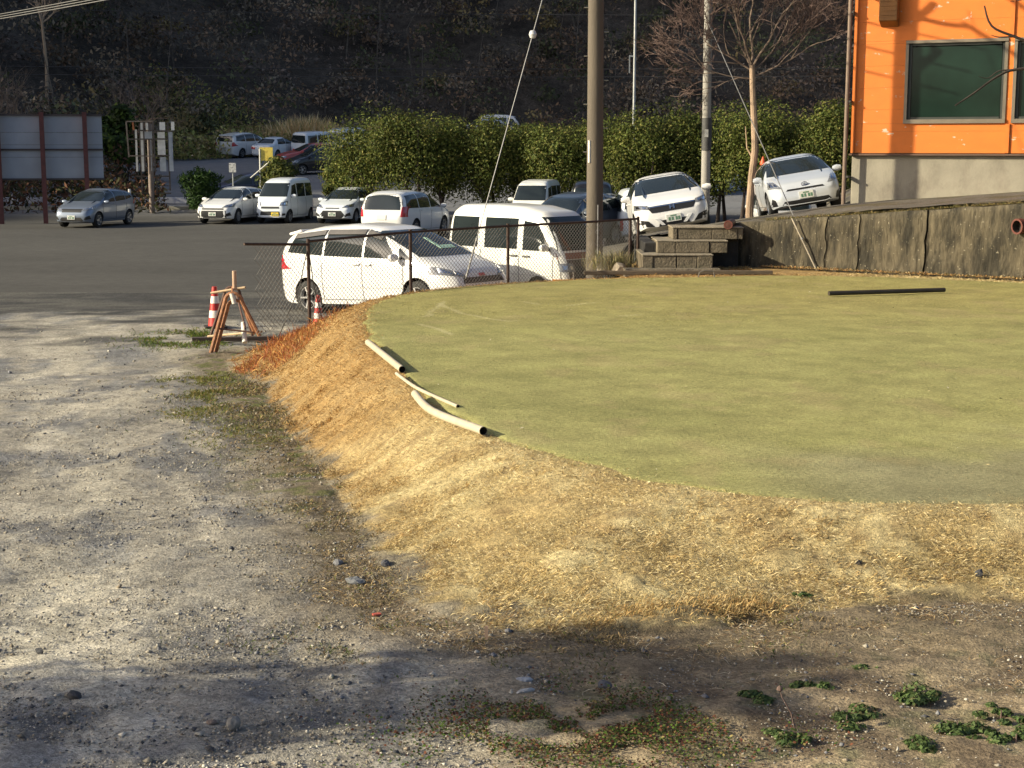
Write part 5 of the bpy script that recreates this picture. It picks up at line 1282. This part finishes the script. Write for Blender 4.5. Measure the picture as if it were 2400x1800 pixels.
cB = colmix(N, [(.43, .265, .10), (.50, .335, .14), (.36, .195, .066), (.27, .145, .055), (.58, .43, .22)], [.33, .27, .2, .12, .08], .2)
cb = cA * (1 - far[:, None]) + cB * far[:, None]
cb = cb * (.78 + .44 * n3_[k])[:, None]
o = blades('dead_grass', np.stack([x, y, z - .004], 1), rng.uniform(.018, .055, N) * sc ** .5, rng.uniform(.002, .0045, N) * sc, rng.uniform(.55, .99, N), cb, BLADE)
tag(o, 'short dead golden grass matted over the bank', kind='stuff')
# thicker tussocks and thin spots that break up the mat
nt_ = 650; x, y = scatter(nt_ * 6, -4.4, 8, 7.4, 25); z, t_, ig, io, dg, do = on_land(x, y); k = io & ~ig & (dg > .15) & (t_ < .97) & (fbm(x * 1.2, y * .9, 3, 57) > .47); cx_, cy_ = x[k][:nt_], y[k][:nt_]
x = np.repeat(cx_, 42) + rng.normal(0, .045, len(cx_) * 42) * np.repeat(rng.uniform(.4, 1.6, len(cx_)), 42); y = np.repeat(cy_, 42) + rng.normal(0, .035, len(cx_) * 42); z = on_land(x, y)[0]; N = len(x)
far = np.clip((y - 10.5) / 8 - (x + .2) * .25, 0, 1)[:, None]; tn = np.repeat(rng.uniform(.62, 1.12, len(cx_)), 42)[:, None]
cb = (colmix(N, [(.56, .43, .20), (.42, .28, .12), (.68, .56, .32)], None, .2) * (1 - far) + colmix(N, [(.42, .25, .09), (.32, .17, .06), (.52, .36, .16)], None, .2) * far) * tn
o = blades('dead_tussocks', np.stack([x, y, z - .005], 1), rng.uniform(.025, .075, N) * np.maximum(1, y / 11) ** .5, rng.uniform(.003, .006, N) * np.maximum(1, y / 9.5), rng.uniform(.35, .95, N), cb, BLADE, None, rng.normal(-.9, .9, N))
tag(o, 'longer dead grass tussocks on the bank', kind='stuff')
# tall russet grass by the fence end
N = 16000; x = rng.uniform(-4.5, -1.7, N); y = rng.uniform(20.6, 25.0, N)
z, t_, ig, io, dg, do = on_land(x, y)
k = io & ~ig & (dg > .25) & (rng.random(N) < sstep((t_ - .2) / .4)) & (fbm(x * 2, y * 2, 3, 5) > .40); x, y, z = x[k], y[k], z[k]; N = len(x)
o = blades('russet_grass', np.stack([x, y, z], 1), rng.uniform(.05, .15, N) + .16 * rng.random(N) ** 4, rng.uniform(.005, .012, N), rng.uniform(.1, .85, N), colmix(N, [(.40, .15, .05), (.30, .085, .035), (.52, .28, .09), (.24, .09, .05)], None, .25), BLADE)
tag(o, 'taller rust red dry grass below the fence end', kind='stuff')
# straggling tuft with a shaded lip at the foot of the bank in front
N = 6000; u = rng.random(N); wob = fbm(u * 5, u * 0, 3, 23) - .5; x = .45 + 1.0 * u + rng.normal(0, .08, N); y = 7.78 + .36 * u + .22 * wob + rng.normal(0, .075, N) ; z = on_land(x, y)[0]
o = blades('grass_tuft', np.stack([x, y, z], 1), rng.uniform(.015, .04, N) + .045 * rng.random(N) ** 3 * (.3 + 1.4 * np.clip(.5 + wob * 2, 0, 1)), rng.uniform(.002, .005, N), rng.uniform(.15, .95, N), colmix(N, [(.52, .37, .17), (.40, .25, .10), (.62, .49, .26), (.10, .10, .04)], [.4, .25, .22, .13]), BLADE, None, rng.normal(-1.3, .7, N))
tag(o, 'shaggy orange grass lip at the front foot of the bank', 'grass tuft', kind='stuff')
# low turf pile on the green
x, y = scatter(300000, -2, 9, 9.2, 27)
z, t_, ig, io, dg, do = on_land(x, y); k = ig | (dg < .045 * rng.random(len(x))); x, y = x[k], y[k]; N = len(x); sc = np.maximum(1, y / 10)
a2_ = fbm(x * 1.3, y * 1.3, 4, 83); a1_ = fbm(x * .35, y * .7, 4, 81)
w_ = np.clip((a2_ - .5) / .22, 0, 1)[:, None]; far = np.clip((y - 15) / 8, 0, 1)[:, None]
ct = np.array([[.32, .305, .118]]) * (1 - .28 * w_) + np.array([[.21, .225, .07]]) * .28 * w_; ct = ct * (1 - .5 * far) + np.array([[.39, .355, .135]]) * .5 * far
bald = (sstep((11.9 - y - .6 * (a2_ - .5) * 4) / 1.5) * sstep((x - 1.2) / 1.4) * .6)[:, None]
ct = ct * (1 - bald) + np.array([[.27, .24, .165]]) * bald
ct = ct * rng.uniform(.72, 1.28, (N, 1))
o = blades('turf_pile', np.stack([x, y, np.full(N, .992)], 1), rng.uniform(.012, .022, N) * sc ** .3, rng.uniform(.0015, .003, N) * sc, rng.uniform(.55, .97, N), ct, BLADE)
tag(o, 'short mown olive grass of the green', kind='stuff')
N = 260; y = 9.6 * (26 / 9.6) ** rng.random(N); x = rng.uniform(-1.8, 8, N) ; k = inside(x, y, GREEN); x, y = x[k], y[k]; N = len(x)
o = leaves('leaf_litter', np.stack([x, y, np.full(N, 1.018)], 1), rng.uniform(.014, .04, N), colmix(N, [(.45, .36, .2), (.16, .11, .05), (.55, .5, .36), (.09, .08, .04)]), DLEAF, None, np.tile([[0, 0, 1.]], (N, 1)), .5, .35)
tag(o, 'small dead leaves and crumbs lying on the green', kind='stuff')
# green moss and sprouts along the road edge, left of the bank
def sprout(name, cx_, cy_, sx, sy, N, hmin, hmax, cols, label, wts=None):
    N = int(N * 2.4); x = rng.normal(cx_, sx, N); y = rng.normal(cy_, sy, N); k_ = fbm(x * 3, y * 2, 3, 27) > .47; x, y = x[k_], y[k_]; N = len(x); z = on_land(x, y)[0]
    sc_ = max(1, cy_ / 9)
    o = blades(name, np.stack([x, y, z], 1), rng.uniform(hmin, hmax, N), rng.uniform(.003, .006, N) * sc_, rng.uniform(.2, .95, N), colmix(N, cols, wts), leaf_mat('green_blade', .6, .3))
    tag(o, label, kind='stuff')
GRN = [(.10, .16, .03), (.07, .115, .025), (.16, .19, .04), (.16, .13, .05)]
sprout('verge_grass', -5.45, 25.6, .42, .55, 2600, .04, .11, GRN, 'patch of green grass before the traffic cone')
for (cx_, cy_, sx, sy, n_) in ((-4.35, 20.6, .35, .5, 1100), (-3.75, 19.0, .22, .45, 1000), (-3.55, 17.4, .22, .7, 900), (-2.9, 15.6, .2, .6, 500), (-2.55, 14.2, .22, .5, 420)):
    sprout('verge_grass', cx_, cy_, sx, sy, n_, .03, .08, [(.13, .15, .03), (.19, .18, .045), (.08, .11, .03), (.20, .15, .06)], 'thin yellow green grass along the edge of the road')
sprout('verge_weeds', -.05, 7.4, .6, .22, 4200, .02, .05, [(.09, .12, .03), (.06, .08, .025), (.15, .09, .05), (.22, .17, .08)], 'low weeds along the front foot of the bank')
N = 30000; u = rng.integers(0, 60, N); fp = FOOT[u] + (FOOT[u + 1] - FOOT[u]) * rng.random((N, 1)); x = fp[:, 0] - np.abs(rng.normal(0, .38, N)) + .12; y = fp[:, 1] - np.abs(rng.normal(0, .2, N)) * (fp[:, 1] < 9.5)
kk = (fbm(x * 2.4, y * 1.7, 4, 37) > .44) & (rng.random(N) < .8); x, y = x[kk], y[kk]; N = len(x); z = on_land(x, y)[0]
o = blades('verge_litter', np.stack([x, y, z], 1), rng.uniform(.012, .05, N) * np.maximum(1, y / 10), rng.uniform(.003, .007, N) * np.maximum(1, y / 9), rng.uniform(.3, .99, N), colmix(N, [(.15, .115, .065), (.22, .165, .09), (.13, .14, .04), (.08, .065, .045), (.40, .29, .15)], [.28, .27, .12, .15, .18]), BLADE)
tag(o, 'dark leaf litter and moss along the foot of the bank', kind='stuff')
# creeping red and green weeds at bottom centre
N = 17000; x = rng.normal(.30, .38, N); y = rng.normal(6.12, .28, N); k = fbm(x * 4, y * 4, 4, 3) > .43; x, y = x[k], y[k]; N = len(x); z = on_land(x, y)[0]
o = leaves('creeping_weeds', np.stack([x, y, z + rng.uniform(.003, .035, N)], 1), rng.uniform(.008, .019, N), colmix(N, [(.08, .13, .025), (.05, .075, .02), (.15, .06, .035), (.10, .045, .03), (.26, .21, .08)], [.28, .25, .22, .15, .1]), LEAF, None, np.tile([[0, 0, 1.]], (N, 1)), .7, .7)
tag(o, 'creeping red and green weeds on the dirt at the bottom centre', kind='stuff')
# separate weed clumps on the bare dirt
wl = [(1.80, 6.56, .16, 'largest green weed clump on the bare dirt'), (1.36, 6.72, .10, 'narrow upright weed clump left of the largest clump'), (1.12, 6.52, .10, 'ragged weed clump left of the largest clump'), (2.42, 6.36, .12, 'weed clump close to the right edge of the dirt'),
      (2.10, 6.30, .10, 'weed clump between the right edge clump and the bottom row'), (1.42, 6.22, .12, 'weed clump below the largest clump'), (1.86, 6.12, .13, 'dark weed clump in the bottom row'), (1.12, 6.02, .10, 'weed clump beside the dry stalk'), (2.06, 5.98, .12, 'lowest right weed clump at the frame edge'),
      (1.62, 5.92, .11, 'weed clump cut by the bottom edge'), (1.66, 6.98, .06, 'small weed clump above the largest clump'), (2.60, 6.92, .09, 'weed clump at the right edge, higher up'), (2.62, 7.35, .035, 'tiny weed tuft at the upper right of the dirt'), (1.62, 8.32, .045, 'single dark green tuft in the dead grass')]
for (x0, y0, r_, lab) in wl:
    r_ *= .84
    t = thing('weed_clump', lab, 'weed', (x0, y0, zl(x0, y0)), None, 'green weed clumps on the bare dirt')
    n_ = int(900 * (r_ / .12) ** 1.6) + 60; a = rng.uniform(0, 6.28, n_); rr = r_ * rng.random(n_) ** .6; f1 = .75 + .5 * fbm(np.cos(a) * 2 + x0 * 7, np.sin(a) * 2 + y0, 2, 4)
    lob = .55 + .75 * fbm(np.cos(a) * 1.6 + x0 * 7, np.sin(a) * 1.6 + y0 * 3, 3, 4) * (1 + .3 * np.sin(a * 5 + x0)); rr = rr * lob; ns_ = 3 + int(r_ * 40); sx_ = rng.normal(0, r_ * .62, ns_); sy_ = rng.normal(0, r_ * .5, ns_); sr_ = rng.uniform(.25, .62, ns_); si_ = rng.integers(0, ns_, n_)
    rr = rr * sr_[si_]; hgt = r_ * .30 * sr_[si_] * (1 - (rr / (r_ * sr_[si_]) / 1.3) ** 2) + .006
    P = np.stack([sx_[si_] + np.cos(a) * rr, sy_[si_] + np.sin(a) * rr * .85, hgt * rng.uniform(.1, 1.2, n_)], 1)
    leaves('leafage', P, rng.uniform(.014, .032, n_), colmix(n_, [(.08, .12, .04), (.11, .155, .055), (.05, .08, .03), (.16, .15, .07)], [.4, .3, .2, .1]), LEAF, t, np.stack([np.cos(a) * .6, np.sin(a) * .6, np.ones(n_)], 1), .55, .6)['kind'] = 'stuff'
    MB().tube([(0, 0, -.02), (0, 0, r_ * .3)], [.006, .003], 5).obj('stem', TWIG, t)
t = thing('dry_stalk', 'dark dry weed stalk standing on the bare dirt', 'weed stalk', (1.18, 6.1, zl(1.18, 6.1)))
MB().tube([(0, 0, 0), (-.02, 0, .08), (-.06, 0, .15), (-.07, 0, .19)], [.004, .0035, .003, .002], 5).obj('stalk', TWIG, t)
MB().lathe([(.001, .17), (.014, .18), (.012, .19), (.001, .20)], 8, (-.07, 0, 0)).obj('seed_head', TWIG, t)
# litter of straw
x, y = scatter(26000, -1.2, 6, 6.6, 9.6); z, t_, ig, io, dg, do = on_land(x, y); k = (~ig) & (np.abs(do) < .45) | ((~io) & (rng.random(len(x)) < .10) & (x > .3)); x, y, z = x[k], y[k], z[k]; N = len(x)
o = blades('straw_litter', np.stack([x, y, z + .004], 1), rng.uniform(.03, .14, N) * rng.random(N) ** .5, rng.uniform(.002, .005, N), np.full(N, .97), colmix(N, [(.60, .46, .26), (.45, .30, .14), (.22, .13, .07), (.7, .6, .42)]), BLADE)
tag(o, 'loose straw and dead stems at the foot of the bank', kind='stuff')

# ---- stones
def rocks(name, P, size, col, label):
    N = len(P); base = np.array([(1, 0, 0), (0, 1, 0), (-1, 0, 0), (0, -1, 0), (0, 0, 1), (0, 0, -1)], float)
    jit = rng.uniform(.55, 1.25, (N, 6, 1)) * base[None] + rng.normal(0, .16, (N, 6, 3))
    jit[:, :, 2] *= rng.uniform(.4, .8, (N, 1)); a = rng.uniform(0, 6.28, N); ca, sa = np.cos(a)[:, None], np.sin(a)[:, None]
    xx = jit[:, :, 0] * ca - jit[:, :, 1] * sa; yy = jit[:, :, 0] * sa + jit[:, :, 1] * ca
    V = np.stack([xx, yy, jit[:, :, 2]], 2) * size[:, None, None] * .5 + P[:, None, :]
    tri = np.array([(0, 1, 4), (1, 2, 4), (2, 3, 4), (3, 0, 4), (1, 0, 5), (2, 1, 5), (3, 2, 5), (0, 3, 5)])
    F_ = (np.arange(N)[:, None, None] * 6 + tri[None]).reshape(-1, 3)
    return tag(link(name, np_mesh(name, V.reshape(-1, 3), F_, np.repeat(col, 6, 0)), ground_mat('stone_chip', fine=.15, bump=.3, scales=(6, 30, 90), speck=.1)), label, kind='stuff')
x, y = scatter(190000, -9, 6, 5.2, 28); z, t_, ig, io, dg, do = on_land(x, y)
pat = fbm(x * 2.6, y * 1.6, 4, 41)
k = ~io & (rng.random(len(x)) < (.30 + .9 * np.clip((pat - .45) / .2, 0, 1) + .5 * np.exp(-((x + 1.4 + .12 * (y - 8)) / .6) ** 2)) * np.where((x > .3) & (y < 8), .3, 1)) & (rng.random(len(x)) < np.where(y > 20, .4, 1)); x, y, z = x[k], y[k], z[k]; N = len(x)
sz = np.clip(rng.lognormal(math.log(.0085), .55, N), .0035, .045) * np.maximum(1, y / 9) ** .5
o = rocks('gravel', np.stack([x, y, z + sz * .12], 1), sz, colmix(N, [(.30, .27, .22), (.17, .17, .18), (.42, .39, .33), (.075, .075, .08), (.24, .20, .15)], [.32, .26, .16, .12, .14]), 'loose gravel scattered over the dirt track')
def stone(x0, y0, sx, sy, sz_, col, label, name='stone', group='loose stones'):
    bm = bmesh.new(); bmesh.ops.create_icosphere(bm, subdivisions=2, radius=.5)
    for v_ in bm.verts:
        c = v_.co.copy(); nn_ = fbm(np.array([c.x * 2.2 + x0 * 9]), np.array([c.y * 2.2 + c.z * 1.7 + y0 * 5]), 3, 12)[0]
        v_.co = Vector((c.x * sx, c.y * sy, c.z * sz_)) * (.35 + 1.3 * nn_)
    me = bpy.data.meshes.new(name); bm.to_mesh(me); bm.free(); me.shade_smooth(); me.set_sharp_from_angle(angle=R(16))
    o = link(name, me, mat('rock_%d' % int(1000 * col[0]), col, rough=.9, var=.25, vscale=30, bump=.4, bscale=60)); o.location = (x0, y0, zl(x0, y0) + sz_ * .2); o.rotation_euler = (0, 0, x0 * 7)
    return tag(o, label, 'stone', group)
import sys
SL = [(-1.17, 6.16, .075, .05, .06, (.24, .22, .19), 'pale rounded stone low on the dirt track'), (-1.27, 6.2, .05, .04, .025, (.20, .15, .12), 'flat brown stone just left of the pale rounded stone'), (-2.33, 7.28, .05, .04, .04, (.06, .06, .065), 'dark stone alone on the left of the track'),
      (-.93, 8.75, .13, .07, .06, (.13, .135, .145), 'large grey blue stone at the foot of the bank'), (-1.08, 9.25, .10, .06, .04, (.14, .14, .15), 'smaller grey stone behind the large grey blue one'), (-.78, 9.2, .06, .05, .05, (.09, .09, .10), 'dark lump stone at the edge of the dry grass'),
      (.06, 6.62, .085, .035, .03, (.36, .36, .36), 'pale flat slab chip beside the creeping weeds'), (.05, 6.8, .08, .05, .03, (.32, .33, .35), 'pale chip behind the flat slab chip'), (.42, 6.72, .07, .05, .04, (.10, .10, .11), 'dark stone in the shade right of the pale chips'), (-1.95, 6.55, .075, .06, .05, (.045, .045, .05), 'black stone in the shaded lower left of the track'),
      (2.02, 8.7, .05, .035, .04, (.07, .06, .05), 'dark clod in the dead grass on the right'), (2.70, 8.62, .05, .04, .05, (.06, .05, .045), 'dark clod in the dead grass nearest the right edge')]
for s_ in SL: stone(*s_)
bt = MB().box((0, 0, .035), (.018, .012, .07)).obj('marker_peg', mat('pale_wood_post', (.45, .30, .20))); bt.location = (-.13, 7.52, zl(-.13, 7.52)); tag(bt, 'tiny pale wooden peg standing in the weeds below the bank', 'peg')
lf = MB().box((0, 0, .008), (.045, .03, .008), rz=.4).obj('plastic_scrap', mat('faded_red_plastic', (.42, .09, .06), rough=.6)); lf.location = (-.73, 8.0, zl(-.73, 8.0)); tag(lf, 'faded red scrap at the left foot of the bank', 'litter')
# rubble and dry bush by the fence end
for (x0, y0, s_, lab) in ((2.0, 28.4, .34, 'pale boulder by the fence end, left of the steps'), (1.72, 28.7, .26, 'smaller boulder left of the pale boulder by the fence end'), (2.12, 28.85, .30, 'boulder behind the pale one at the fence end')):
    o = stone(x0, y0, s_, s_ * .8, s_ * .8, (.30, .25, .19), lab); o.location.z = .95
N = 900; P = np.stack([rng.normal(1.85, .2, N), rng.normal(28.7, .15, N), rng.uniform(.85, 1.0, N)], 1)
o = blades('dry_bush', P, rng.uniform(.2, .5, N), rng.uniform(.006, .012, N), rng.uniform(.05, .5, N), colmix(N, [(.36, .30, .17), (.26, .22, .12), (.12, .13, .05)]), BLADE); tag(o, 'tangled dry bush beside the fence end', 'bush', kind='stuff')
# growth before the hill: reeds, scrub, brambles
N = 15000; x = np.concatenate([rng.normal(-15.0, 2.6, N // 3), rng.uniform(-22, -6, N - N // 3)]); y = rng.uniform(114.5, 118.5, N); z = np.full(N, 2.6)
hgt = (rng.uniform(1.3, 2.6, N)) * (.7 + .7 * fbm(x * .5, y * .5, 3, 14)) + 1.7 * np.exp(-((x + 15.2) / 2.0) ** 2) * rng.random(N)
o = blades('reed_bed', np.stack([x, y, z], 1), hgt, rng.uniform(.05, .12, N), rng.uniform(.02, .3, N), colmix(N, [(.80, .58, .30), (.66, .46, .22), (.86, .70, .42), (.40, .34, .14)]), BLADE); tag(o, 'tall tan reeds along the edge of the upper lot', kind='stuff')
N = 9000; x = rng.uniform(-27, -16, N); y = rng.uniform(104, 117, N); k = (hill_D(x, y) > -2.5); x, y = x[k], y[k]; N = len(x)
z = np.maximum(z_hill(x, y), 2.4)
o = leaves('scrub', np.stack([x, y, z + rng.random(N) ** 1.5 * 2.0 * (.4 + fbm(x * .5, y * .3, 3, 6))], 1), rng.uniform(.2, .45, N), colmix(N, [(.32, .33, .10), (.46, .41, .15), (.17, .18, .06), (.40, .30, .15)]), DLEAF, None, np.tile([[0, 0, .8]], (N, 1)), .5, 1.0); tag(o, 'yellow green scrub on the slope above the upper lot', kind='stuff')
N = 14000; x = rng.uniform(-34, -15.5, N); y = rng.uniform(70, 92, N); k = x < -15.5 - (y - 70) * .28; x, y = x[k], y[k]; N = len(x); hz = np.where(hill_D(x, y) > 0, z_hill(x, y), z_base(x, y))
hgt = 2.6 * fbm(x * .45, y * .25, 3, 16) ** 1.3 * (1 + .07 * (y - 70))
o = leaves('dry_brambles', np.stack([x, y, hz + rng.random(N) * hgt], 1), rng.uniform(.14, .42, N), colmix(N, [(.075, .045, .028), (.05, .05, .022), (.11, .055, .035), (.03, .035, .016)]), DLEAF, None, None, .4); tag(o, 'brown tangled brambles behind and below the billboard', kind='stuff')
N = 5000; x = rng.uniform(-8, 12, N); y = rng.uniform(116, 119, N)
o = blades('dry_verge_grass', np.stack([x, y, np.full(N, 2.6)], 1), rng.uniform(1.2, 3.4, N), rng.uniform(.05, .12, N), rng.uniform(.02, .3, N), colmix(N, [(.10, .075, .05), (.14, .10, .06), (.07, .06, .035)]), BLADE); tag(o, 'dark dry grass at the foot of the hill behind the hedge', kind='stuff')
N = 2600; u = rng.random(N) * 4.6; q = WA[None] + WD[None] * u[:, None] + WN[None] * rng.uniform(.0, .28, N)[:, None]
o = blades('wall_top_weeds', np.column_stack([q, 1.86 + .088 * u + .0]), rng.uniform(.02, .09, N), rng.uniform(.006, .012, N), rng.uniform(.2, .95, N), colmix(N, [(.20, .16, .06), (.12, .12, .04), (.30, .22, .10), (.07, .06, .035)]), BLADE); tag(o, 'dry weeds and leaf litter along the top of the wall', kind='stuff')
N = 2200; u = rng.random(N) * 4.8; q = WA[None] + WD[None] * u[:, None] - WN[None] * rng.uniform(.02, .25, N)[:, None]
o = blades('wall_foot_litter', np.column_stack([q, np.full(N, 1.03)]), rng.uniform(.02, .08, N), rng.uniform(.008, .02, N), rng.uniform(.3, .95, N), colmix(N, [(.42, .24, .09), (.30, .17, .08), (.5, .38, .2), (.12, .10, .04)]), BLADE); tag(o, 'orange dead leaves along the foot of the wall', kind='stuff')
# trees standing left of the camera, whose shade falls across the foreground
for (x0, y0, w, zc, ztp, n_, lab) in ((-11.4, 4.25, 3.0, 3.0, 5.6, 1800, 'leafy tree left of the camera beside the track'), (-13.6, 3.75, 3.0, 3.2, 6.4, 2000, 'second leafy tree left of the camera'), (-9.2, 5.0, 1.7, 3.9, 5.6, 600, 'slim leafy tree nearest the track on the left'), (-12.3, 5.6, .8, 3.6, 5.2, 420, 'sapling beyond the leafy trees left of the track')):
    leafy('roadside_tree', lab, 'tree', x0, y0, .6, w, zc, ztp, n_, .2, HC, None, None, 1, 13, 2.2, BARK)
